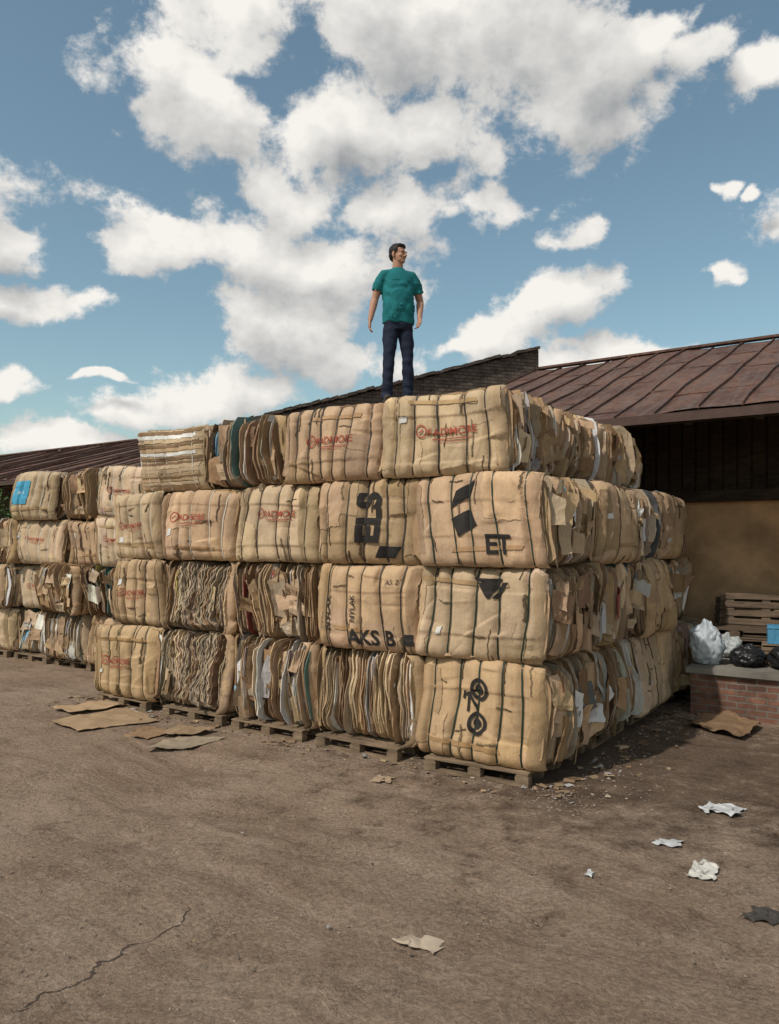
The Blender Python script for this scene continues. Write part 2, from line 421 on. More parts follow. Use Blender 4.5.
            if rs.rand() < .7:
                z0 = rs.choice([rs.uniform(.12, .25), rs.uniform(.78, .88)])*H
                patch(-W/2+rs.uniform(0, .6), W/2-rs.uniform(0, .5), z0, z0+.045, .0125, front*np.array([.82, .74, .62]), side, .001, (60, 3), rs.uniform(-.04, .04), False)
        if hstrips and side > 0:
            for j in range(14):
                z0 = .03+j*(H-.06)/14
                patch(-W/2+rs.uniform(0, .1), W/2-rs.uniform(0, .1), z0, z0+(H-.06)/14*rs.uniform(.4, .95), .008+.002*(j % 4), [WHITE*.9, LIGHT*.9, LIGHT*.8, TAN*.7, BROWN*.7, TAN*.9][rs.randint(6)], side, .004, (41, 4), rs.uniform(-.02, .02))
    if rs.rand() < .6 and seed not in (32, 22):
        x0 = rs.uniform(-W*.42, -W*.3); z0 = rs.uniform(.2, H-.3)
        patch(x0, x0+rs.uniform(.05, .1), z0, z0+rs.uniform(.05, .1), .013, WHITE*.85, 1., .0, (6, 6), .01, False)
    # ---- printing
    for (vf, cx, cz, sx, rot, col) in decals:
        v2, f2 = vf
        c_, s_ = math.cos(rot), math.sin(rot)
        x = cx+sx*(v2[:, 0]*c_-v2[:, 1]*s_); z = cz+sx*(v2[:, 0]*s_+v2[:, 1]*c_)
        z = np.clip(z, .01, H-.01)
        yv = surf(x, z)-.0150
        mb.add(np.stack([x, yv, z], 1), f2, np.array(col))
    # ---- straps
    for i, xi in enumerate(xs):
        zz = np.linspace(.03, H-.02, 60); sw = rs.uniform(.007, .010)
        x = xi+xtl[i]*(zz-zc)
        yf = surf(x, zz)
        yf = np.convolve(np.pad(yf, 3, 'edge'), np.ones(7)/7, 'valid')-.021
        fp = np.stack([x, yf, zz], 1)
        yb = -(surf(-x, zz[::-1], -1.)-.018)
        yt = np.linspace(yf[-1]+.02, yb[0]-.02, 12)
        tp = np.stack([np.full(12, x[-1]), yt, H+.002+.006*np.sin(np.linspace(0, 3.14, 12))], 1)
        bp = np.stack([x[::-1], yb, zz[::-1]], 1)
        line = np.concatenate([fp, tp, bp])
        m = len(line); dx = np.array([sw, 0, 0])
        V = np.concatenate([line-dx, line+dx])
        mb.add(V, [(j, j+m, j+1+m, j+1) for j in range(m-1)], (1, 1, 1), strap)
    q_ = rs.uniform(0, 6.28, 9); sh = rs.normal(0, .022, 3)*warpk
    def warp(v):
        x, y_, z = v[:, 0], v[:, 1], v[:, 2]; o = v.copy()
        o[:, 0] += warpk*(.022*np.sin(z*4.5+q_[0]+y_*2)+.014*np.sin(y_*6+q_[1]))+sh[0]*(z-zc)*2
        o[:, 1] += warpk*(.024*np.sin(z*3.5+q_[2]+x*2)+.022*np.sin(x*4+q_[3]))+sh[1]*(z-zc)*2
        o[:, 2] += warpk*(.018*np.sin(x*3.2+q_[4])+.014*np.sin(y_*4+q_[5]))*np.clip(z/.4, 0, 1)
        return o
    return mb.mesh(name, [M_CARD, M_STRAP, M_STRAPW, M_STRAPK], warp)

INK = (.032, .028, .026); RED = (.38, .085, .055)
def redprint(cx, cz, s):
    v, f = text_mesh('FADIMORE', .008)
    s *= .92
    return [((v, f), cx, cz, s, 0.03, RED), (ring(0, 0, .5, .62), cx-s*3.1, cz+.01, s, 0, RED),
            (quadp((-.3, -.06), (.3, -.06), (.3, .06), (-.3, .06)), cx-s*3.1, cz+.01, s, .6, RED),
            (quadp((-2, -.04), (2, -.04), (2, .04), (-2, .04)), cx, cz-s*.62, s, .03, RED),
            (quadp((-1.6, -.03), (1.2, -.03), (1.2, .03), (-1.6, .03)), cx, cz-s*.88, s, .03, RED)]
def mark_slant(cx, cz, s):
    return [(quadp((-.5, 0), (.25, .35), (.5, .95), (-.25, .6)), cx, cz, s, 0, INK),
            (quadp((-.25, -.95), (.5, -.6), (.25, -.05), (-.5, -.35)), cx, cz, s, 0, INK)]
def mark_tri(cx, cz, s):
    return [(quadp((-.9, .5), (.9, .5), (.15, -.6), (0, -.6)), cx, cz, s, 0, INK),
            (quadp((.9, .3), (1.25, .3), (.6, -.6), (.3, -.6)), cx, cz, s, 0, INK)]
def bike(cx, cz, s):
    R = math.pi/2
    out = []
    for wx in (-.75, .72):
        out += [(ring(wx, 0, .34, .5), cx, cz, s, R, INK), (ring(wx, 0, .02, .24), cx, cz, s, R, INK)]
    for a, b in (((-.75, 0), (-.1, .15)), ((-.1, .15), (.5, .55)), ((-.3, .55), (.5, .55)), ((.42, .8), (.72, 0)), ((.25, .82), (.6, .78))):
        a = np.array(a); b = np.array(b); n = np.array([-(b-a)[1], (b-a)[0]]); n = n/np.linalg.norm(n)*.06
        out.append((quadp(a-n, b-n, b+n, a+n), cx, cz, s, R, INK))
    return out

LV = [(.14, 1.07), (1.21, 1.0), (2.21, .98), (3.19, .92)]
BN = 'cardboard_bale'
def place(X, Y, lev, me, rot=0, levs=LV, dz=0, wob=1.8):
    r = random.Random(int(X*977+Y*131+lev*17))
    o = obj(BN, me, L2W(X, Y, levs[lev][0]+dz), ROT+math.radians(90*rot)+math.radians(r.uniform(-wob, wob)))
    return o
def slot(x0, x1, y0, y1, lev, rot, levs=LV, wob=2.2, **kw):
    g = .012
    w = abs(x1-x0)-g; d = abs(y1-y0)-g
    if rot % 2: W, D = d, w
    else: W, D = w, d
    me = make_bale('bale', W, D, levs[lev][1]+.004, **kw)
    r = random.Random(kw['seed'])
    return place((x0+x1)/2+r.uniform(-.02, .02), (y0+y1)/2+r.uniform(-.07, .07), lev, me, rot, levs, 0, wob)

D0 = 1.5
# ---- bottom row (right to left)
slot(-1.5, 0, 0, D0, 0, 0, seed=11, front=TAN*1.0, decals=bike(.02, .58, .24), overlays=4, pal='mix', flaps=46, nstr=5, scabs=30, accent=.04)
slot(-3.0, -1.5, 0, D0, 0, 1, seed=12, pal='mix', flaps=18, jit=.03, scabs=4, hires=False)
slot(-4.5, -3.0, 0.02, D0, 0, 1, seed=13, pal='mix', flaps=60, jit=.05, accent=.06, scabs=44, hires=False)
slot(-6.0, -4.5, 0, D0, 0, 1, seed=14, pal='grey', crinkle=1.0, flaps=10, scabs=0, hires=False)
slot(-7.5, -6.0, 0, D0, 0, 0, seed=15, front=TAN*.97, decals=redprint(.0, .55, .13), strap=1)
# ---- second row
slot(-1.5, 0.03, -.03, D0, 1, 0, seed=21, front=LIGHT*.84, decals=mark_tri(.12, .80, .19), overlays=5, pal='tan', flaps=44, scabs=30)
t1 = text_mesh('AKS B', .03); t2 = text_mesh('NYLAK', .015)
slot(-2.95, -1.5, 0, D0, 1, 0, seed=22, front=TAN*1.05, overlays=2, strap=3,
     decals=[(t1, .12, .16, .24, 0, INK), (t2, -.5, .42, .13, math.pi/2, INK), (t2, -.12, .5, .10, math.pi/2, INK), (quadp((0, 0), (1, 0), (1, 1), (0, 1)), .55, .1, .12, 0, INK), (text_mesh('AS 2T', .0), .45, .8, .08, 0, INK)])
slot(-4.5, -2.95, .02, D0, 1, 1, seed=23, pal='dark', flaps=50, jit=.05, scabs=30, hires=False)
slot(-5.9, -4.5, .0, D0, 1, 1, seed=24, pal='grey', crinkle=1.0, flaps=8, scabs=0, hires=False)
slot(-7.15, -5.9, .0, D0, 1, 0, seed=25, front=TAN*.95, strap=3, decals=redprint(0, .5, .11), nstr=5)
# ---- third row
slot(-1.5, 0, -.02, D0, 2, 0, seed=31, front=TAN*1.08, overlays=4, strap=1, decals=mark_slant(-.10, .60, .31)+[(text_mesh('ET', .03), .26, .22, .26, 0, INK)], flaps=44, scabs=30)
slot(-2.95, -1.5, 0, D0, 2, 0, seed=32, front=TAN*.86, overlays=3, strap=3, decals=[(text_mesh('ELS', .045), .1, .52, .40, math.pi/2, INK), (quadp((0, 0), (1, 0), (1.2, .5), (.2, .5)), .2, .08, .26, 0, INK)])
slot(-4.4, -2.95, 0, D0, 2, 0, seed=33, front=LIGHT*.9, overlays=3, strap=3, decals=redprint(.1, .6, .12))
slot(-5.95, -4.4, 0, D0, 2, 0, seed=34, front=TAN*.98, overlays=3, strap=2, decals=redprint(0, .6, .13))
slot(-7.1, -5.95, 0, D0, 2, 0, seed=35, front=LIGHT*.85, overlays=3, strap=2, decals=redprint(0, .5, .1), nstr=4)
# ---- top row
slot(-1.98, -.44, 0, 1.45, 3, 0, seed=41, front=LIGHT*.88, overlays=4, strap=3, decals=redprint(.15, .5, .13), flaps=60, pal='mix', scabs=30, accent=.05)
slot(-3.45, -1.98, 0, 1.45, 3, 0, seed=42, front=TAN*1.02, overlays=3, strap=3, decals=redprint(.1, .48, .13), nstr=6, flaps=34)
slot(-4.95, -3.45, 0, 1.45, 3, 1, seed=43, pal='mix', jit=.05, flaps=50, accent=.05, scabs=22, hires=False)
slot(-6.45, -4.95, 0, 1.45, 3, 0, seed=44, front=LIGHT*.8, pal='pale', strap=2, hstrips=True, overlays=0, nstr=5, ends=False)
# ---- right flank
def edges(a, b, n): return [(a+(b-a)*i/n, a+(b-a)*(i+1)/n) for i in range(n)]
kinds = {0: (0, 1, 0), 1: (0, 1, 0), 2: (1, 0, 1), 3: (0, 0)}
endsY = {0: 6.2, 1: 5.85, 2: 5.5, 3: 4.25}
for lev in range(4):
    x1 = 0 if lev < 3 else -.44
    ks = kinds[lev]
    for i, (a, b) in enumerate(edges(D0 if lev < 3 else 1.45, endsY[lev], len(ks))):
        slot(x1-1.5, x1+(.09*((i+lev) % 3)-.08), a, b, lev, ks[i], wob=4.0, seed=100+lev*10+i, pal=['mix', 'pale', 'tan', 'dark'][(lev+i) % 4], front=[TAN*.9, LIGHT*.9, TAN*.8, TAN][(lev*2+i) % 4], flaps=90, overlays=7, accent=.05, jit=.045, strap=3, nstr=4, scabs=46, hires=False, warpk=1.5, tears=14)
# ---- interior (shared meshes)
gen = [make_bale('bale_inner', 1.48, 1.48, 1.0, s, overlays=2, flaps=10, scabs=4, hires=False) for s in (201, 202)]
for lev in range(4):
    for ci in range(1, 5 if lev < 3 else 4):
        for ti in range(1, 4 if lev < 3 else 3):
            Y = D0*ti+.75-(.05*ti if lev < 3 else .08*ti)
            if Y > endsY[lev]-.5: Y = endsY[lev]-.75
            X = -.75-1.5*ci-(.44 if lev == 3 else 0)
            if lev in (1, 2) and ci == 4: X += .35
            o = place(X, Y, lev, gen[(ci+ti+lev) % 2], (ci+ti) % 2)
            o.scale = (1, 1, (LV[lev][1]-.006)/1.0)
# ---- second stack, further left
L2 = [(.14, .93), (1.07, .93), (2.0, .9), (2.9, .95)]
sd = 300
for lev, (a, nb) in enumerate([(-15.7, 5), (-15.55, 5), (-14.0, 4), (-12.45, 3)]):
    x0 = a
    for i in range(nb):
        sd += 1; rr = random.Random(sd)
        wd = rr.uniform(1.3, 1.6)
        rot = [0, 1, 0, 0, 1][(i*2+lev*3) % 5]
        if lev == 3 and i == 0: rot = 0
        yo = rr.uniform(-.16, .16)
        slot(x0, x0+wd, 1.5+yo, 2.95+yo, lev, rot, L2, wob=4.5, seed=sd, pal=['tan', 'mix', 'pale', 'mix'][(i+lev) % 4], front=[TAN, LIGHT*.98, TAN*.88, LIGHT*.85][(i+lev) % 4], strap=[2, 3, 2][(i+lev) % 3], hires=False, warpk=1.7, jit=.04, scabs=14 if rot == 0 else 30, flaps=30,
             decals=([(quadp((0, 0), (1, 0), (1, 1.1), (0, 1.1)), -.5, .3, .42, 0, (.08, .34, .5)), (quadp((0, 0), (1, 0), (1, .16), (0, .16)), -.46, .5, .34, 0, (.6, .64, .66))] if lev == 3 and i == 0 else (redprint(0, .5, .1) if (i+lev) % 2 else ())), accent=.06)
        o2 = place(x0+wd/2, 3.75, lev, gen[i % 2], 0, L2); o2.scale = (1, 1, (L2[lev][1]-.006))
        x0 += wd+.01

# ------------------------------------------------------------ pallets
def pallet_mesh(mat):
    mb = MB(); r = random.Random(4)
    for i in range(3):
        mb.box((0, -.36+.36*i, .011), (1.2, .1, .022))
        for j in range(3): mb.box((-.53+.53*j, -.36+.36*i, .022+.04), (.145, .1, .08))
    for j in range(3): mb.box((-.53+.53*j, 0, .113), (.12, .8, .02))
    for i in range(6): mb.box((r.uniform(-.004, .004), -.355+.142*i, .132), (1.2, .1, .018))
    return mb.mesh('pallet', [mat])
PM = pallet_mesh(M_PALLET); PM2 = pallet_mesh(M_PALLET2)
def pallet(X, Y, z=0, rx=0, rz=0, name='wooden_pallet', m=None):
    o = obj(name, m or PM, L2W(X, Y, z), ROT+rz); o.rotation_euler[0] = rx; return o
for X in (-.78, -2.35, -3.8, -5.2, -6.75):
    pallet(X, .36 if X < -1 else .33, 0, 0, random.Random(X).uniform(-.06, .06)); pallet(X, 1.17, 0)
for Y in (2.3, 3.8, 5.3): pallet(-.55, Y, 0, 0, math.pi/2); pallet(-1.35, Y, 0, 0, math.pi/2)
for ci in range(1, 5):
    for ti in range(1, 4): pallet(-.75-1.5*ci, D0*ti+.4); pallet(-.75-1.5*ci, D0*ti+1.2)
for i in range(5): pallet(-14.95+1.49*i, 1.95); pallet(-14.95+1.49*i, 3.6)

# ------------------------------------------------------------ shed
shed = empty('storage_shed', L2W(0, 0, 0), ROT)
def part(name, mb, mats): return obj(name, mb.mesh(name, mats), parent=shed)
def roof_part(name, X0, X1, Ye, ze, Yr, zr):
    mb = MB(); rs = np.random.RandomState(int(abs(X0*10)))
    for sgn in (1, -1):
        nx = max(2, int((X1-X0)/.3)); ny = 16
        U, V = np.meshgrid(np.linspace(X0, X1, nx), np.linspace(0, 1, ny))
        wob = lambda u_, v_: .025*np.sin(u_*1.7+v_*5)+.014*np.sin(u_*5.1+v_*9)+.03*np.sin(u_*.6+1)*(1-v_)
        Y = Ye+(Yr-Ye)*V; Z = ze+(zr-ze)*V + wob(U, V)
        if sgn < 0: Y = 2*Yr-Y
        vt = np.stack([U, Y, Z], -1).reshape(-1, 3)
        f = [(j*nx+i, j*nx+i+1, (j+1)*nx+i+1, (j+1)*nx+i) for j in range(ny-1) for i in range(nx-1)]
        mb.add(vt, f, (1, 1, 1)); mb.add(vt-np.array([0, 0, .035]), f, (1, 1, 1), 1)
        x = X0+.1
        while x < X1:
            v = np.linspace(0, 1, 16)
            yy = Ye+(Yr-Ye)*v; zz = ze+(zr-ze)*v+wob(x, v)
            if sgn < 0: yy = 2*Yr-yy
            ln = []
            hh = rs.uniform(.035, .055)
            for k in range(16):
                w = .014*math.sin(k*1.3+x*3)
                ln += [(x-.012+w, yy[k], zz[k]-.01), (x-.012+w, yy[k], zz[k]+hh), (x+.012+w, yy[k], zz[k]+hh), (x+.012+w, yy[k], zz[k]-.01)]
            fs = [(4*k+a, 4*k+a+1, 4*k+5+a, 4*k+4+a) for k in range(15) for a in range(3)]
            fs += [(0, 1, 2, 3)]
            mb.add(ln, fs, (1, 1, 1))
            for k in range(3):
                vv = (k+rs.uniform(.2, .9))/3.2
                mb_y = Ye+(Yr-Ye)*vv; mb_z = ze+(zr-ze)*vv+float(wob(x+.3, vv))
                if sgn < 0: mb_y = 2*Yr-mb_y
                s_ = math.atan2(zr-ze, Yr-Ye)*sgn
                mb.box((x+.3, mb_y, mb_z+.006), (.56, .035, .014), R=Matrix.Rotation(s_, 3, 'X'))
            x += .6
        ysgn = Ye if sgn > 0 else 2*Yr-Ye
        mb.box(((X0+X1)/2, ysgn-.012*sgn, ze-.055), (X1-X0, .03, .13), (1, 1, 1), 1)
    mb.box(((X0+X1)/2, Yr, zr+.045), (X1-X0, .22, .05))
    return part(name, mb, [M_ROOF, M_FASC])
roof_part('roof', -5.05, 13, 4.3, 4.33, 11, 6.8)
roof_part('roof_left', -42, -5.08, 4.3, 4.15, 11, 6.2)
mb = MB()
x = -41.5
while x < 12.8:
    zr = 6.8 if x > -5 else 6.2; ze = 4.33 if x > -5 else 4.15
    s_ = math.atan2(zr-ze, 6.7); L = math.hypot(6.5, (zr-ze)*6.5/6.7)
    mb.box((x, 7.65, (ze+(zr-ze)*(3.35/6.7))-.13), (.09, L, .15), R=Matrix.Rotation(s_, 3, 'X'))
    x += .95
mb.box((4, 5.0, 4.37), (17.5, .14, .16)); mb.box((-23, 5.0, 4.15), (35, .14, .14))
mb.box((4, 7.32, 3.28), (17.5, .16, .2))
for x in np.arange(-40, 13, 2.6):
    if x > 2 or x < -16: mb.box((x+.9, 5.0, 2.2), (.16, .16, 4.2))
part('rafters', mb, [M_BEAM])
mb = MB(); mb.box((3.5, 7.6, 1.6), (18.9, .3, 3.2)); part('wall', mb, [M_PLASTER])
mb = MB()
mb.box((3.5, 7.62, 4.28), (18.9, .2, 2.1))
for i in range(80): mb.box((-5.6+.235*i, 7.49, 4.3), (.2, .03+.01*(i % 3), 2.05))
part('timber_boards', mb, [M_BEAM])
mb = MB(); mb.box((-23.5, 7.6, 2.55), (35, .3, 5.1)); mb.box((-23.5, 14.4, 2.5), (35, .3, 5.0)); mb.box((4, 14.4, 2.5), (17.6, .3, 5.0))
mb.box((12.8, 11, 2.6), (.3, 6.6, 5.2)); part('brick_wall_left', mb, [M_BRICK2])
mb = MB(); mb.box((6.65, 5.9, .3), (12.6, 3.1, .6)); part('dock_brick', mb, [M_BRICK])
mb = MB(); mb.box((6.65, 5.88, .645), (12.7, 3.2, .08)); part('dock_slab', mb, [M_CONC])
mb = MB()
a = np.array([-5.05, 11.0]); b = np.array([-9.6, 5.25]); d = (b-a)/np.linalg.norm(b-a); nrm = np.array([-d[1], d[0]])*.2
def zt(k): return 7.3+(5.12-7.3)*k
rsx = random.Random(3)
N = 26
vs = []; fs = []
for k in range(N+1):
    q = a+(b-a)*k/N; z = zt(k/N)
    for s_, zz in ((1, 4.0), (1, z), (-1, z), (-1, 4.0)): vs.append((q[0]+nrm[0]*s_, q[1]+nrm[1]*s_, zz))
for k in range(N):
    for c in range(3): fs.append((4*k+c, 4*k+c+1, 4*k+5+c, 4*k+4+c))
fs += [(0, 3, 2, 1), (4*N, 4*N+1, 4*N+2, 4*N+3)]
mb.add(vs, fs, (1, 1, 1))
ll = np.linalg.norm(b-a)
yaw = math.atan2(d[1], d[0]); pit = math.atan2(-(zt(1)-zt(0)), ll)
for k in range(34):
    q = a+(b-a)*(k+.5)/34; z = zt((k+.5)/34)+.05+rsx.uniform(-.02, .03)
    R = Matrix.Rotation(yaw, 3, 'Z') @ Matrix.Rotation(pit+rsx.uniform(-.09, .09), 3, 'Y')
    mb.box((q[0], q[1], z), (ll/34*.93, .62, .07), R=R)
part('firewall', mb, [M_BRICK2])

# ------------------------------------------------------------ dock clutter
def blob_bag(name, loc, size, col, seed, rough=.35):
    bm = bmesh.new(); bmesh.ops.create_icosphere(bm, subdivisions=5, radius=1)
    for v in bm.verts:
        p = v.co.copy()
        n = mnoise.fractal(p*1.1+Vector((seed, 0, 0)), 1, 2, 3)*.22 + abs(mnoise.noise(p*3.5+Vector((seed, 3, 0))))*.16+abs(mnoise.noise(p*8+Vector((0, seed, 0))))*.07
        v.co = p*(1+n-.12)
        if v.co.z < -.75: v.co.z = -.75
        if p.z > .75: v.co.x *= .75; v.co.y *= .75; v.co.z *= 1.1
    for v in bm.verts: v.co = Vector((v.co.x*size[0], v.co.y*size[1], (v.co.z+.75)*size[2]))
    me = bpy.data.meshes.new(name); bm.to_mesh(me); bm.free()
    m = simple_mat(name+'_mat', col, rough, 5, .75, 1.05, 12, .6, .02)
    me.materials.append(m)
    for p in me.polygons: p.use_smooth = True
    return obj(name, me, loc, seed)
DZ = .686
blob_bag('white_plastic_bag', L2W(.48, 4.75, DZ), (.24, .26, .36), (.42, .46, .49), 1.3)
blob_bag('white_plastic_bag', L2W(.62, 5.6, DZ), (.2, .22, .22), (.4, .42, .42), 2.9)
blob_bag('black_rubbish_bag', L2W(1.02, 4.85, DZ), (.26, .26, .17), (.02, .02, .022), 4.1, .3)
blob_bag('black_rubbish_bag', L2W(1.6, 4.9, DZ), (.36, .3, .2), (.018, .018, .02), 5.7, .3)
blob_bag('black_rubbish_bag', L2W(2.5, 5.1, DZ), (.4, .3, .3), (.05, .045, .04), 7.7, .4)
for i in range(3):
    pallet(.78+.12*i, 6.8-.19*i, DZ+.42+.05*i, math.radians(76-3*i), 0.07*i-.03, m=[PM2, PM, PM2][i])
for i in range(3):
    pallet(2.1+.1*i, 6.75-.17*i, DZ+.42, math.radians(74), -0.06*i, m=PM2)
for i in range(5): pallet(1.95, 6.0, DZ+.15*i, 0, .05*i-.08, m=PM2 if i % 2 else PM)
for i in range(3): pallet(.66, 5.95, DZ+.15*i, 0, .09*i-.05, m=PM2)
mb = MB()
for sy_ in (-.14, .14): mb.box((0, sy_, .13), (.4, .02, .26))
for sx_ in (-.19, .19): mb.box((sx_, 0, .13), (.02, .26, .26))
mb.box((0, 0, .01), (.36, .26, .02)); mb.box((0, -.155, .24), (.42, .015, .03)); mb.box((0, -.155, .02), (.42, .015, .03))
for sx_ in (-.12, 0, .12): mb.box((sx_, -.155, .13), (.02, .012, .19))
obj('blue_plastic_crate', mb.mesh('crate', [simple_mat('blue_plastic', (.08, .26, .42), .4)]), L2W(1.4, 5.35, DZ+.3), ROT+.2)
mb = MB()
for k in range(4): mb.box((0, -.2, .035+.065*k), (.55, .015, .05)); mb.box((0, .2, .035+.065*k), (.55, .015, .05))
for sx_ in (-.26, .26):
    for k in range(4): mb.box((sx_, 0, .035+.065*k), (.015, .38, .05))
mb.box((0, 0, .008), (.5, .38, .014)); mb.box((0, 0, .29), (.54, .4, .02))
obj('wooden_crate', mb.mesh('wcrate', [M_PALLET]), L2W(1.4, 5.35, DZ), ROT+.15)

# ------------------------------------------------------------ ground
def ground():
    n = 380
    t = np.linspace(-1, 1, n); X = np.sinh(t*5.4)/np.sinh(5.4)*900
    Xg, Yg = np.meshgrid(X, X+6.5)
    rs = np.random.RandomState(2); Z = np.zeros_like(Xg)
    for k in range(34):
        fr = rs.uniform(.4, 8.5); a = rs.uniform(0, 6.28)
        Z += .0085/(fr**.7)*np.sin(fr*(Xg*math.cos(a)+Yg*math.sin(a))+rs.uniform(0, 6.28))
    lx = (Xg-C0[0])*UX[0]+(Yg-C0[1])*UX[1]; ly = (Xg-C0[0])*VY[0]+(Yg-C0[1])*VY[1]
    for c in (-1.5, -2.3, -3.3, -4.2): Z -= .03*np.exp(-((ly-c-.18*np.sin(lx*.6+c))/.14)**2)-.016*np.exp(-((ly-c-.25-.18*np.sin(lx*.6+c))/.08)**2)
    near = np.clip((-ly-.15)/.8, 0, 1)
    near = np.maximum(near, np.clip((lx-.3)/.8, 0, 1)*np.clip((4-ly)/1, 0, 1))
    fade = np.clip(1-(np.hypot(Xg, Yg-6)-14)/10, 0, 1)
    Z = Z*near*fade
    v = np.stack([Xg, Yg, Z], -1).reshape(-1, 3)
    f = [(j*n+i, j*n+i+1, (j+1)*n+i+1, (j+1)*n+i) for j in range(n-1) for i in range(n-1)]
    me = bpy.data.meshes.new('ground'); me.from_pydata(v.tolist(), [], f)
    me.polygons.foreach_set('use_smooth', [True]*len(f))
    m, nt, b = newmat('dirt')
    tc = objco(nt, False)
    lc = mapping(nt, tc, (1, 1, 1), (0, 0, ang))
    f1, _ = noise_(nt, tc, .5, 5, .6, .5)
    f2, c2 = noise_(nt, tc, 2.6, 8, .72, .2)
    f3, _ = noise_(nt, tc, 30, 6, .78)
    wl = vmath(nt, 'ADD', lc, vmath(nt, 'MULTIPLY', noise_(nt, tc, .6, 3)[1], (.0, 1.1, 0)))
    ft, _ = noise_(nt, mapping(nt, wl, (.35, 3.6, 1)), 1.5, 8, .68, .2)
    fd, _ = noise_(nt, tc, 140, 2, .8)
    c = mixc(nt, mrange(nt, f1, .35, .65), (.262, .184, .130), (.345, .256, .188))
    c = mixc(nt, mrange(nt, ft, .50, .64, 0, .5), c, (.175, .120, .085))
    c = mixc(nt, mrange(nt, ft, .44, .34, 0, .5), c, (.40, .305, .23))
    c = mixc(nt, mrange(nt, f2, .55, .68, 0, .6), c, (.41, .315, .238))
    c = mixc(nt, mrange(nt, f2, .45, .33, 0, .65), c, (.145, .10, .072))
    c = mixc(nt, 1.0, c, mrange(nt, f3, .3, .7, .52, 1.4), 'MULTIPLY')
    c = mixc(nt, 1.0, c, mrange(nt, fd, .3, .7, .75, 1.25), 'MULTIPLY')
    wv = vmath(nt, 'ADD', tc, vmath(nt, 'MULTIPLY', noise_(nt, tc, 7, 4)[1], (.25, .25, 0)))
    vo = nt.nodes.new('ShaderNodeTexVoronoi'); vo.feature = 'DISTANCE_TO_EDGE'; vo.inputs['Scale'].default_value = 9
    nt.links.new(wv, vo.inputs['Vector'])
    fm, _ = noise_(nt, tc, 1.1, 4, .65)
    crack = math_(nt, 'MULTIPLY', mrange(nt, vo.outputs['Distance'], .0, .06, 1, 0), mrange(nt, fm, .48, .62, 0, 1))
    c = mixc(nt, math_(nt, 'MULTIPLY', crack, .35), c, (.10, .07, .052))
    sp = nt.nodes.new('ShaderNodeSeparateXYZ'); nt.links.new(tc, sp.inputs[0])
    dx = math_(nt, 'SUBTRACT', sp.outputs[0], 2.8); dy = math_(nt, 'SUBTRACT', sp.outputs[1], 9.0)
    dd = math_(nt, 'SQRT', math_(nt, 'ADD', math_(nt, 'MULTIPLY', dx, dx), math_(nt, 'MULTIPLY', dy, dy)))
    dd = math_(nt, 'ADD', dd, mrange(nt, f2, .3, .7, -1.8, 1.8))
    dark_patch = mrange(nt, dd, 1.2, 3.8, .8, 0, True)  # darkens the ground around a spot right of the stack
    c = mixc(nt, dark_patch, c, mixc(nt, 1.0, c, (.38, .36, .35), 'MULTIPLY'))
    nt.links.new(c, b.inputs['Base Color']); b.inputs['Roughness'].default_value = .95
    b.inputs['Specular IOR Level'].default_value = .1
    h = math_(nt, 'ADD', math_(nt, 'MULTIPLY', f2, 1.4), math_(nt, 'MULTIPLY', f3, .7))
    h = math_(nt, 'ADD', h, math_(nt, 'MULTIPLY', ft, 1.0))
    h = math_(nt, 'SUBTRACT', h, math_(nt, 'MULTIPLY', crack, .25))
    n1 = bump(nt, b, h, .9, .05); bump(nt, b, fd, .5, .006, n1)
    me.materials.append(m)
    return obj('ground', me)
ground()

def gravel():
    mb = MB(); rs = np.random.RandomState(8)
    base = np.array([(1,0,0),(-1,0,0),(0,1,0),(0,-1,0),(0,0,1),(0,0,-1)], float)
    fs = [(0,2,4),(2,1,4),(1,3,4),(3,0,4),(2,0,5),(1,2,5),(3,1,5),(0,3,5)]
    for i in range(6200):
        if i < 4000:
            d = 3.6+rs.rand()**1.3*9; p = np.array([rs.uniform(-.6, .6)*d, d])
            r = abs(rs.normal(.002, .004))+.0015
        elif i < 5200:
            p = np.array(L2W(rs.uniform(-8, .6), -abs(rs.normal(0, .35))+.1)[:2]); r = abs(rs.normal(.004, .005))+.002
        else:
            p = np.array(L2W(abs(rs.normal(0, .6)), rs.uniform(-.6, 5))[:2]); r = abs(rs.normal(.005, .006))+.003
        v = base*rs.uniform(.6, 1.3, (6, 3))*r*np.array([1.2, 1, .7])
        c, s = math.cos(i), math.sin(i)
        v = v @ np.array([[c, -s, 0], [s, c, 0], [0, 0, 1]]) + np.array([p[0], p[1], r*.3])
        g = rs.uniform(.09, .28)
        mb.add(v, fs, (g*1.1, g*.88, g*.7))
    obj('gravel', mb.mesh('gravel', [simple_mat('stone', (1, 1, 1), .9, attr=True)]))
gravel()

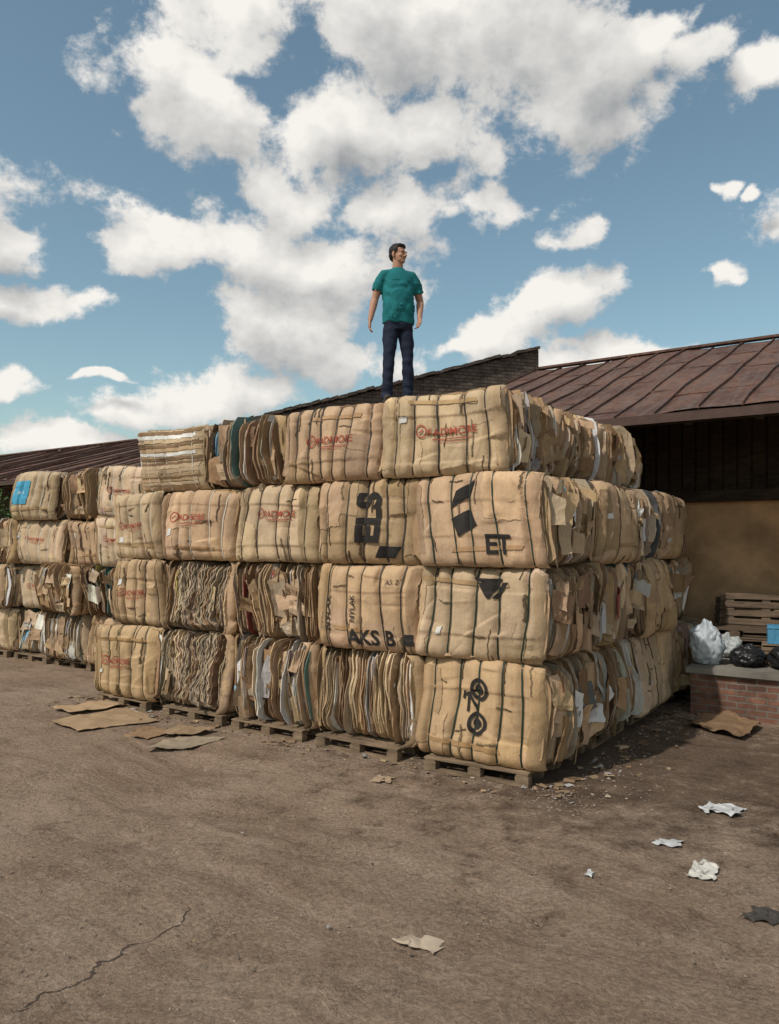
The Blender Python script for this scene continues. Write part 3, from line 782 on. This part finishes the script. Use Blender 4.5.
def sheet(name, corners, z, col, seed, crum=.01, nn=14, flat=False, mat=None, thick=.004):
    mb = MB()
    p = [np.array(q[:2]) for q in corners]
    U, V = np.meshgrid(np.linspace(0, 1, nn), np.linspace(0, 1, nn))
    XY = (p[0]*((1-U)*(1-V))[..., None]+p[1]*(U*(1-V))[..., None]+p[2]*(U*V)[..., None]+p[3]*((1-U)*V)[..., None])
    sz = np.linalg.norm(p[1]-p[0])
    out = []
    for j in range(nn):
        for i in range(nn):
            x, y = XY[j, i]
            nz = abs(mnoise.noise(Vector((x*6/sz*.35+seed, y*6/sz*.35, 0))))*2+abs(mnoise.noise(Vector((x*14/sz*.35+seed, y*14/sz*.35, 2))))
            ji = mnoise.noise_vector(Vector((x*9/sz*.35, y*9/sz*.35, seed)))*(.28*sz)
            if flat: ji = mnoise.noise_vector(Vector((x*3, y*3, seed)))*.05+mnoise.noise_vector(Vector((x*11, y*11, seed)))*.025
            out.append((x+ji[0], y+ji[1], z+nz*crum))
    out = np.array(out)
    f = [(j*nn+i, j*nn+i+1, (j+1)*nn+i+1, (j+1)*nn+i) for j in range(nn-1) for i in range(nn-1)]
    mb.add(out, f, col, 0, not flat)
    idx = [i for i in range(nn)]+[j*nn+nn-1 for j in range(1, nn)]+[(nn-1)*nn+i for i in range(nn-2, -1, -1)]+[j*nn for j in range(nn-2, 0, -1)]
    m = len(idx); o = out[idx]; o2 = o.copy(); o2[:, 2] = np.maximum(.001, o2[:, 2]-thick)
    mb.add(np.concatenate([o, o2]), [(i, (i+1) % m, (i+1) % m+m, i+m) for i in range(m)], np.array(col)*.7)
    return obj(name, mb.mesh(name, [mat or M_CARD]))
def gq(*pts): return [G(a, b) for a, b in pts]
CS = 'cardboard_sheet'
sheet(CS, gq((52, 722), (78, 732), (160, 722), (130, 708)), .012, TAN*.65, 1, .02, flat=True)
sheet(CS, gq((52, 710), (70, 715), (128, 708), (112, 702)), .03, TAN*.75, 2, .02, flat=True)
sheet(CS, gq((120, 738), (148, 741), (176, 731), (146, 727)), .012, BROWN*.85, 3, .02, flat=True)
sheet(CS, gq((146, 749), (190, 751), (226, 739), (180, 737)), .01, GREY*.65, 4, .02, flat=True)
sheet(CS, gq((160, 737), (190, 739), (215, 732), (180, 728)), .04, TAN*.6, 5, .02, flat=True)
sheet(CS, gq((686, 727), (742, 742), (762, 728), (715, 715)), .03, BROWN*.65, 6, .06, flat=True)
M_PAPER = simple_mat('paper', (1, 1, 1), .7, attr=True, lo=.8, hi=1.05)
sheet('plastic_bag_scrap', gq((698, 812), (738, 818), (744, 809), (706, 803)), .006, (.48, .48, .48), 7, .028, 26, mat=M_PAPER, thick=.001)
sheet('paper_scrap', gq((684, 878), (712, 882), (720, 869), (700, 864)), .006, (.52, .5, .45), 8, .025, 26, mat=M_PAPER, thick=.001)
sheet('paper_scrap', gq((655, 846), (678, 849), (682, 843), (660, 841)), .006, (.42, .42, .42), 9, .014, 20, mat=M_PAPER, thick=.001)
sheet('paper_scrap', gq((388, 944), (438, 953), (446, 943), (398, 938)), .006, (.40, .32, .24), 10, .018, 26, mat=M_PAPER, thick=.001)
sheet('paper_scrap', gq((742, 920), (775, 927), (790, 914), (758, 908)), .006, (.06, .052, .045), 12, .028, 24, mat=M_PAPER, thick=.001)
sheet('paper_scrap', gq((374, 780), (390, 782), (394, 777), (378, 775)), .006, (.34, .25, .17), 13, .015, mat=M_PAPER, thick=.001)
sheet('paper_scrap', gq((585, 875), (591, 877), (594, 872), (588, 870)), .006, (.5, .5, .5), 14, .01, mat=M_PAPER, thick=.001)
def scraps():
    mb = MB(); rs = np.random.RandomState(77)
    for i in range(620):
        q = rs.rand()
        k = 1.0
        if q < .45: p = L2W(rs.uniform(-8, .3), -abs(rs.normal(0, .22))+.12)
        elif q < .85: p = L2W(abs(rs.normal(0, .35))+.02, rs.uniform(-.3, 5.6))
        else:
            d = rs.uniform(4.5, 9); p = Vector((rs.uniform(-.5, .5)*d, d, 0)); k = .32
        s = (abs(rs.normal(.014, .02))+.006)*k; a = rs.uniform(0, 6.28)
        t = rs.uniform(-.5, .5)
        R = Matrix.Rotation(a, 3, 'Z') @ Matrix.Rotation(t, 3, 'X')
        v = np.array([(-s, -s*.6, 0), (s, -s*.6*rs.rand(), 0), (s*.9, 0, s*.3*rs.rand()), (s*rs.rand(), s*.6, 0), (-s, s*.6, 0), (-s*.9, 0, s*.3*rs.rand())]) @ np.array(R).T
        v += np.array([p.x, p.y, .008+abs(math.sin(t))*s*.6])
        col = [TAN, BROWN, WHITE*.8, LIGHT, GREY][rs.choice(5, p=[.35, .3, .1, .1, .15])]*rs.uniform(.4, .85)
        mb.add(v, [(0, 1, 2, 5), (5, 2, 3, 4)], col)
    obj('paper_litter', mb.mesh('litter', [M_PAPER]))
scraps()
def crackline():
    mb = MB(); rs = np.random.RandomState(5)
    pts = [(188, 905), (182, 921), (165, 925), (150, 938), (128, 942), (118, 955), (96, 962), (88, 975), (62, 985), (40, 990), (25, 1004), (8, 1006)]
    P = []
    for a, b_ in zip(pts[:-1], pts[1:]):
        for k in range(6): P.append(np.array(G(a[0]+(b_[0]-a[0])*k/6, a[1]+(b_[1]-a[1])*k/6)[:2])+rs.normal(0, .010, 2))
    V = []
    for i, p in enumerate(P):
        q = P[min(i+1, len(P)-1)]-P[max(i-1, 0)]; nn = np.array([-q[1], q[0]])/max(1e-6, np.linalg.norm(q)); w = rs.uniform(.002, .011)*(1-abs(i/len(P)-.5)*1.2+.15)
        V += [(p[0]+nn[0]*w, p[1]+nn[1]*w, 0), (p[0]-nn[0]*w, p[1]-nn[1]*w, 0)]
    mb.add(np.array(V), [(2*i, 2*i+1, 2*i+3, 2*i+2) for i in range(len(P)-1)], (.07, .052, .04))
    return mb
gobj = bpy.data.objects['ground']
bpy.context.view_layer.update()
dg = bpy.context.evaluated_depsgraph_get()
me = crackline().mesh('ground_crack', [M_PAPER])
from mathutils.bvhtree import BVHTree
bvh = BVHTree.FromObject(gobj, dg)
for v in me.vertices:
    h = bvh.ray_cast(Vector((v.co.x, v.co.y, 5)), Vector((0, 0, -1)))
    v.co.z = h[0].z+.004
obj('ground_crack', me)
for o in scene.objects:
    if o.name.startswith(('paper_scrap', 'plastic_bag_scrap')):
        c = sum((Vector(v.co) for v in o.data.vertices), Vector())/len(o.data.vertices)
        h = bvh.ray_cast(Vector((c.x, c.y, 5)), Vector((0, 0, -1)))
        o.location.z = h[0].z+.004

# ------------------------------------------------------------ tree behind the left stack
def tree(loc, H, R, seed):
    rs = np.random.RandomState(seed); e = empty('leafy_tree', loc)
    mb = MB()
    def tube_(p0, p1, r0, r1):
        p0 = np.array(p0); p1 = np.array(p1); d = p1-p0; d = d/np.linalg.norm(d); u = np.cross(d, (0, 0, 1.))
        if np.linalg.norm(u) < .1: u = np.array([1., 0, 0])
        u /= np.linalg.norm(u); w = np.cross(d, u)
        V = [p+r*(u*math.cos(a)+w*math.sin(a)) for p, r in ((p0, r0), (p1, r1)) for a in np.linspace(0, 2*math.pi, 8)[:-1]]
        mb.add(V, [(i, (i+1) % 7, (i+1) % 7+7, i+7) for i in range(7)], (.1, .075, .05))
    tube_((0, 0, 0), (.1, 0, H*.5), .09, .06)
    tips = []
    for i in range(11):
        a = rs.uniform(0, 6.28); z0 = H*rs.uniform(.25, .5); t = (math.cos(a)*R*rs.uniform(.4, .9), math.sin(a)*R*rs.uniform(.4, .9), H*rs.uniform(.55, .95))
        tube_((.05, 0, z0), t, .035, .012); tips.append(t)
    obj('limbs', mb.mesh('limbs', [simple_mat('bark', (1, 1, 1), .9, attr=True)]), parent=e)
    mb2 = MB()
    for t in tips:
        for k in range(5):
            c = np.array(t)+rs.normal(0, .25, 3); g = rs.uniform(.5, 1.3)
            for j in range(70):
                p = c+rs.normal(0, .17, 3); R_ = Euler(rs.uniform(0, 6.28, 3)).to_matrix(); s = rs.uniform(.03, .06)
                v = np.array([(-s, 0, 0), (0, -s*.5, 0), (s, 0, 0), (0, s*.5, 0)]) @ np.array(R_).T + p
                mb2.add(v, [(0, 1, 2, 3)], np.array([.05, .1, .025])*g*rs.uniform(.8, 1.2))
    obj('leaves', mb2.mesh('leaves', [simple_mat('leaf', (1, 1, 1), .6, attr=True)]), parent=e)
tree(L2W(-16.4, 2.6), 3.6, 1.0, 3)

# ------------------------------------------------------------ man
man = empty('man', L2W(-1.91, .2, 4.085), 0.2); man.scale = (1.02, 1.02, 1.02)
def tube(mb, pts, rad, seg=18, ref=(0, 1, 0)):
    pts = [np.array(p, float) for p in pts]; n = len(pts); V = []; ref = np.array(ref, float)
    for i in range(n):
        d = pts[min(i+1, n-1)]-pts[max(i-1, 0)]; d /= np.linalg.norm(d)
        u = np.cross(ref, d); u /= np.linalg.norm(u); w = np.cross(d, u)
        a_, b_ = rad[i] if isinstance(rad[i], tuple) else (rad[i], rad[i])
        for k in range(seg):
            t = 2*math.pi*k/seg; V.append(pts[i]+u*a_*math.cos(t)+w*b_*math.sin(t))
    f = [(i*seg+k, i*seg+(k+1) % seg, (i+1)*seg+(k+1) % seg, (i+1)*seg+k) for i in range(n-1) for k in range(seg)]
    f += [tuple(range(seg))[::-1], tuple((n-1)*seg+k for k in range(seg))]
    mb.add(V, f, (1, 1, 1))
def ell(mb, c, r, R=None, seg=20, rings=14):
    V = []
    for i in range(rings+1):
        ph_ = math.pi*i/rings
        for k in range(seg):
            t = 2*math.pi*k/seg; V.append((r[0]*math.sin(ph_)*math.cos(t), r[1]*math.sin(ph_)*math.sin(t), r[2]*math.cos(ph_)))
    V = np.array(V)
    if R is not None: V = V @ np.array(R).T
    V += np.array(c)
    f = [(i*seg+k, (i+1)*seg+k, (i+1)*seg+(k+1) % seg, i*seg+(k+1) % seg) for i in range(rings) for k in range(seg)]
    mb.add(V, f, (1, 1, 1))
def remeshed(name, mb, vox, mat, smooth=4, fac=.5, disp=None):
    me = mb.mesh(name, [])
    bm = bmesh.new(); bm.from_mesh(me); bmesh.ops.remove_doubles(bm, verts=bm.verts, dist=1e-5)
    bmesh.ops.recalc_face_normals(bm, faces=bm.faces); bm.to_mesh(me); bm.free()
    o = obj(name+'_src', me)
    r = o.modifiers.new('r', 'REMESH'); r.mode = 'VOXEL'; r.voxel_size = vox
    s = o.modifiers.new('s', 'SMOOTH'); s.iterations = smooth; s.factor = fac
    bpy.context.view_layer.update()
    dg = bpy.context.evaluated_depsgraph_get()
    me2 = bpy.data.meshes.new_from_object(o.evaluated_get(dg)); bpy.data.objects.remove(o)
    if disp:
        for v in me2.vertices: v.co += disp(v.co, v.normal)
    me2.materials.clear(); me2.materials.append(mat)
    for p in me2.polygons: p.use_smooth = True; p.material_index = 0
    return obj(name, me2, parent=man)
M_SKIN = simple_mat('skin', (.40, .215, .145), .55, 8, .9, 1.08, 60, .1, .002)
M_HAIR = simple_mat('hair', (.012, .009, .007), .5, 20, .6, 1.5, 90, .8, .006)
M_SHIRT = simple_mat('teal_cotton', (.012, .145, .16), .9, 5, .85, 1.12, 120, .3, .002)
M_JEAN = simple_mat('dark_denim', (.012, .017, .035), .85, 7, .7, 1.4, 150, .4, .002)
M_SHOE = simple_mat('shoe_leather', (.05, .04, .035), .6)
ARM = {
 -1: dict(sh=(-.178, .0, 1.462), el=(-.262, .03, 1.185), wr=(-.325, -.02, .93), hd=(-.345, -.045, .75)),
  1: dict(sh=(.178, .0, 1.462), el=(.272, .05, 1.19), wr=(.232, -.09, .955), hd=(.195, -.14, .78)),
}
HEADM = Matrix.Translation((0, 0, 1.6)) @ Matrix.Rotation(math.radians(42), 4, 'Z') @ Matrix.Rotation(math.radians(2), 4, 'X') @ Matrix.Translation((0, 0, -1.6))
def headpts(sub):
    for k in range(len(sub.v)):
        V = sub.v[k]; sub.v[k] = np.array([(HEADM @ Vector(p))[:] for p in V])
    return sub
def merge(a, b):
    off = a.n
    a.v += b.v; a.c += b.c; a.f += [tuple(i+off for i in q) for q in b.f]; a.m += b.m; a.sm += b.sm; a.n += b.n
skin = MB()
hd = MB()
ell(hd, (0, .012, 1.722), (.075, .094, .092))
ell(hd, (0, -.02, 1.668), (.065, .072, .08))
ell(hd, (0, -.03, 1.635), (.058, .058, .047))
ell(hd, (0, -.066, 1.612), (.034, .024, .022))
tube(hd, [(0, -.088, 1.712), (0, -.1, 1.69), (0, -.113, 1.67), (0, -.1, 1.658)], [.008, .010, .014, .012], 10, (1, 0, 0))
ell(hd, (-.013, -.098, 1.663), (.01, .011, .008)); ell(hd, (.013, -.098, 1.663), (.01, .011, .008))
ell(hd, (0, -.078, 1.718), (.05, .018, .012))
ell(hd, (0, -.086, 1.637), (.02, .008, .006)); ell(hd, (0, -.084, 1.628), (.018, .008, .007))
for s in (-1, 1):
    ell(hd, (s*.04, -.065, 1.672), (.02, .02, .018))
    ell(hd, (s*.078, .012, 1.69), (.009, .02, .032), Matrix.Rotation(s*.35, 3, 'Z'))
    ell(hd, (s*.079, .006, 1.667), (.008, .012, .012))
merge(skin, headpts(hd))
tube(skin, [(0, .02, 1.45), (0, .015, 1.53), (0, .005, 1.6), (0, .005, 1.66)], [(.078, .068), (.063, .063), (.059, .06), (.056, .058)])
tube(skin, [(0, 0, .88), (0, 0, 1.0), (0, .0, 1.15), (0, 0, 1.3), (0, 0, 1.40), (0, .01, 1.47)], [(.15, .1), (.15, .1), (.145, .095), (.155, .095), (.145, .08), (.08, .055)])
for s in (-1, 1):
    tube(skin, [(s*.085, 0, .9), (s*.11, -.01, .5), (s*.125, .02, .08)], [.08, .055, .04])
    A = ARM[s]; sh, el_, wr, h_ = [np.array(A[k]) for k in ('sh', 'el', 'wr', 'hd')]
    tube(skin, [sh+np.array([-s*.01, 0, -.02]), sh*.6+el_*.4, sh*.25+el_*.75, el_, el_*.75+wr*.25, el_*.4+wr*.6, wr], [.036, .046, .046, .041, .044, .036, (.028, .024)])
    d = (h_-wr); Lh = np.linalg.norm(d); d /= Lh
    f_ = np.array([.35*s, -1, 0]); f_ -= d*np.dot(f_, d); f_ /= np.linalg.norm(f_)
    n_ = np.cross(d, f_)*(-s)
    if n_[0]*s > 0: n_ = -n_
    tube(skin, [wr-d*.005, wr+d*.03, wr+d*.07, wr+d*.095], [(.026, .02), (.038, .017), (.043, .016), (.040, .012)], 16, n_)
    for k, (o_, ln, r) in enumerate(((.032, .072, .0085), (.011, .080, .009), (-.011, .075, .0085), (-.031, .058, .0075))):
        b0 = wr+d*.08+f_*o_
        a1 = d*math.cos(.25)+n_*math.sin(.25)+f_*o_*1.5; a2 = d*math.cos(.75)+n_*math.sin(.75)+f_*o_; a3 = d*math.cos(1.1)+n_*math.sin(1.1)
        p1 = b0+a1*ln*.48; p2 = p1+a2*ln*.32; p3 = p2+a3*ln*.24
        tube(skin, [b0, p1, p2, p3], [r*1.05, r, r*.93, r*.7], 10, f_)
    tb = wr+d*.03+f_*.026
    t1_ = tb+(d*.7+f_*.7+n_*.15)*.034; t2_ = t1_+(d*.93+f_*.25+n_*.25)*.03; t3_ = t2_+(d*.95+n_*.3)*.024
    tube(skin, [tb, t1_, t2_, t3_], [.014, .012, .010, .008], 10, n_)
remeshed('body', skin, .0048, M_SKIN, 2, .5)
sh_ = MB()
tube(sh_, [(0, -.005, .905), (0, -.008, .96), (0, -.014, 1.05), (0, -.016, 1.15), (0, -.008, 1.26), (0, 0, 1.36), (0, .004, 1.43), (0, .008, 1.475), (0, .012, 1.512), (0, .014, 1.535)],
     [(.180, .128), (.182, .132), (.178, .138), (.176, .136), (.182, .132), (.188, .124), (.182, .108), (.152, .092), (.1, .076), (.078, .07)], 30)
for s in (-1, 1):
    A = ARM[s]; a0, a1 = np.array(A['sh']), np.array(A['el'])
    tube(sh_, [a0+np.array([-s*.09, 0, .012]), a0+np.array([-s*.02, 0, -.002]), a0*.75+a1*.25, a0*.45+a1*.55, a0*.3+a1*.7], [(.05, .058), (.060, .064), (.066, .069), (.068, .072), (.069, .074)])
def shirt_disp(co, n):
    w = .005*math.sin(co.z*34+co.x*18+mnoise.noise(co*6)*5)+.018*mnoise.noise(Vector((co.x*7, co.y*7, co.z*8)))+.006*abs(math.sin(co.x*22-co.z*16))
    k = 1 if co.z < 1.38 else .15
    if co.z < 1.08: w += .008*math.sin(math.atan2(co.y, co.x)*6+co.z*8)*(1.08-co.z)/.16
    return n*w*k
remeshed('tshirt', sh_, .009, M_SHIRT, 5, .5, shirt_disp)
pn = MB()
tube(pn, [(0, 0, .82), (0, 0, .88), (0, 0, .95), (0, 0, 1.0)], [(.155, .112), (.17, .12), (.168, .118), (.158, .11)], 26)
for s in (-1, 1):
    tube(pn, [(s*.082, .0, .92), (s*.088, -.0, .8), (s*.1, -.01, .66), (s*.11, -.015, .5), (s*.118, .0, .33), (s*.122, .015, .15), (s*.124, .015, .05)], [(.085, .1), (.09, .102), (.08, .085), (.066, .07), (.066, .07), (.061, .064), (.064, .07)])
def jean_disp(co, n):
    w = .014*mnoise.noise(Vector((co.x*9, co.y*9, co.z*13)))
    if co.z < .2: w += .004*math.sin(co.z*80+co.x*30)
    return n*w
remeshed('jeans', pn, .009, M_JEAN, 2, .5, jean_disp)
for s in (-1, 1):
    so = MB(); ell(so, (s*.13, -.05, .045), (.048, .135, .045), Matrix.Rotation(s*.2, 3, 'Z')); ell(so, (s*.125, .03, .055), (.042, .055, .055))
    so.box((s*.13, -.03, .012), (.085, .25, .024))
    remeshed('shoe', so, .008, M_SHOE, 2)
hr = MB()
ell(hr, (0, .026, 1.74), (.081, .092, .088)); ell(hr, (0, .06, 1.70), (.07, .055, .075)); ell(hr, (0, -.04, 1.785), (.06, .045, .03))
for s in (-1, 1): ell(hr, (s*.068, .0, 1.735), (.014, .04, .04))
for k in range(14):
    t = k/13*2-1
    ell(hr, (t*.05, -.065+abs(t)*.02, 1.79+.006*math.sin(k*2.3)), (.012, .024, .014))
headpts(hr)
remeshed('hair', hr, .006, M_HAIR, 2, .5, lambda co, n: n*(.005*mnoise.noise(co*60)))
fc = MB()
for s in (-1, 1): ell(fc, (s*.029, -.0845, 1.7), (.012, .006, .005))
e1 = headpts(fc); obj('eyes', e1.mesh('eyes', [simple_mat('eye_white', (.2, .17, .15), .3)]), parent=man)
fc = MB()
for s in (-1, 1):
    ell(fc, (s*.029+.002, -.0885, 1.7), (.006, .003, .0048)); ell(fc, (s*.031, -.0925, 1.7165), (.018, .006, .0035), Matrix.Rotation(s*.12, 3, 'Y'))
headpts(fc); obj('pupils_brows', fc.mesh('brows', [M_HAIR]), parent=man)
fc = MB(); ell(fc, (0, -.092, 1.6325), (.012, .0025, .0013)); headpts(fc)
obj('mouth_line', fc.mesh('mouth', [simple_mat('lips', (.24, .11, .08), .5)]), parent=man)

# ------------------------------------------------------------ world
sun_dir = Vector((-.50, -.42, .76)).normalized()
elev = math.asin(sun_dir.z); azi = math.atan2(sun_dir.x, sun_dir.y)
w = bpy.data.worlds.new('World'); scene.world = w; w.use_nodes = True
w.cycles.sampling_method = 'MANUAL'; w.cycles.sample_map_resolution = 512
nt = w.node_tree; nt.nodes.clear()
blobs = [
 (150,62,74,48),(235,25,95,45),(215,112,85,40),(340,125,120,50),(430,128,95,42),(500,50,150,78),(590,70,105,62),(640,20,60,45),(380,10,110,40),
 (500,205,66,24),(556,238,42,18),(696,42,42,24),(765,52,46,36),
 (300,200,90,42),(215,235,105,44),(150,250,58,30),(385,228,66,34),(300,265,130,46),(290,322,95,40),(230,395,100,32),(345,372,80,32),
 (548,303,64,40),(505,342,88,32),(605,347,66,24),(645,352,42,14),(450,352,42,20),(540,372,120,20),
 (15,240,60,24),(45,298,86,17),(5,378,46,20),(95,377,30,6),(112,412,50,20),(30,432,66,24),(60,455,90,22),
 (735,262,26,13),(718,184,17,9),(752,184,14,9),
 (-150,150,160,60),(900,200,150,50),(300,-250,260,90)]
def build_group(name, fine):
    g = bpy.data.node_groups.new(name, 'ShaderNodeTree')
    g.interface.new_socket('Vector', in_out='INPUT', socket_type='NodeSocketVector')
    g.interface.new_socket('Density', in_out='OUTPUT', socket_type='NodeSocketFloat')
    gi = g.nodes.new('NodeGroupInput'); go = g.nodes.new('NodeGroupOutput')
    d0 = gi.outputs[0]
    _, nc = noise_(g, d0, 7.0, 3, .6)
    dv = vmath(g, 'ADD', d0, vmath(g, 'MULTIPLY', vmath(g, 'SUBTRACT', nc, (.5, .5, .5)), (.13, .13, .10)))
    cur = None
    for (px, py, rx, ry) in blobs:
        v = Vector(((px-389.5)/F, 1, (HY-py)/F)); L = v.length; c = v/L
        sc = (F*L/rx, F*L/max(rx, ry), F*L/ry)
        m = vmath(g, 'LENGTH', vmath(g, 'MULTIPLY', vmath(g, 'SUBTRACT', dv, tuple(c)), sc))
        cur = m if cur is None else math_(g, 'SMOOTH_MIN', cur, m, .2)
    cur = math_(g, 'SUBTRACT', 1.0, cur)
    fg, _ = noise_(g, d0, 2.2, 2, .5)
    sp = g.nodes.new('ShaderNodeSeparateXYZ'); g.links.new(d0, sp.inputs[0])
    rest = math_(g, 'SUBTRACT', math_(g, 'MULTIPLY', math_(g, 'SUBTRACT', fg, .5), 6.0), mrange(g, sp.outputs[1], .3, .75, 0, 6))
    cur = math_(g, 'MAXIMUM', cur, rest)
    cur = math_(g, 'MAXIMUM', math_(g, 'MINIMUM', cur, .8), -.9)
    fb, _ = noise_(g, mapping(g, d0, (1, 1, 1.25)), 10.0, 10 if fine else 4, .64 if fine else .55, .1)
    dens = math_(g, 'ADD', cur, math_(g, 'MULTIPLY', math_(g, 'SUBTRACT', fb, .5), 2.9))
    g.links.new(dens, go.inputs[0])
    return g
gf = build_group('cloud_density', True); gl_ = build_group('cloud_density_soft', False)
tc = nt.nodes.new('ShaderNodeTexCoord'); dirv = tc.outputs['Generated']
def dn(g, vec):
    n = nt.nodes.new('ShaderNodeGroup'); n.node_tree = g; nt.links.new(vec, n.inputs[0]); return n.outputs[0]
def cl(v): return math_(nt, 'MAXIMUM', math_(nt, 'MINIMUM', v, 1.3), -.35)
d1 = dn(gf, dirv); d2 = dn(gl_, vmath(nt, 'ADD', dirv, (-.016, 0, .038)))
cov = mrange(nt, d1, -.02, .40, 0, 1, True)
diff = math_(nt, 'SUBTRACT', cl(d1), cl(d2))
lit = math_(nt, 'ADD', mrange(nt, d1, .1, 1.3, .68, .50), math_(nt, 'MULTIPLY', diff, .52), clamp=True)
sky = nt.nodes.new('ShaderNodeTexSky'); sky.sky_type = 'NISHITA'; sky.sun_disc = False
sky.sun_elevation = elev; sky.sun_rotation = azi; sky.air_density = 1.0; sky.dust_density = 1.2; sky.ozone_density = 1.0
skyc = mixc(nt, 1.0, sky.outputs[0], (1.34, 1.42, 1.18), 'MULTIPLY')
ccol = mixc(nt, lit, (2.3, 2.55, 2.8), (9.3, 9.0, 8.5))
final = mixc(nt, cov, skyc, ccol)
bg = nt.nodes.new('ShaderNodeBackground'); bg.inputs[1].default_value = .1
nt.links.new(final, bg.inputs[0])
wo = nt.nodes.new('ShaderNodeOutputWorld'); nt.links.new(bg.outputs[0], wo.inputs[0])

sl = bpy.data.lights.new('sun', 'SUN'); sl.energy = 3.2; sl.angle = math.radians(1.0); sl.color = (1, .94, .85)
so_ = bpy.data.objects.new('sun', sl); scene.collection.objects.link(so_)
so_.rotation_euler = sun_dir.to_track_quat('Z', 'Y').to_euler()

# ------------------------------------------------------------ camera
cam = bpy.data.cameras.new('camera'); co = bpy.data.objects.new('camera', cam); scene.collection.objects.link(co)
cam.sensor_fit = 'VERTICAL'; cam.sensor_height = 36; cam.lens = F/1024*36
cam.shift_y = (HY-512)/1024; cam.clip_end = 5000; cam.clip_start = .05
co.location = (0, 0, CH); co.rotation_euler = (math.radians(90), 0, 0)
scene.camera = co
scene.view_settings.view_transform = 'Standard'; scene.view_settings.look = 'None'; scene.view_settings.exposure = 0
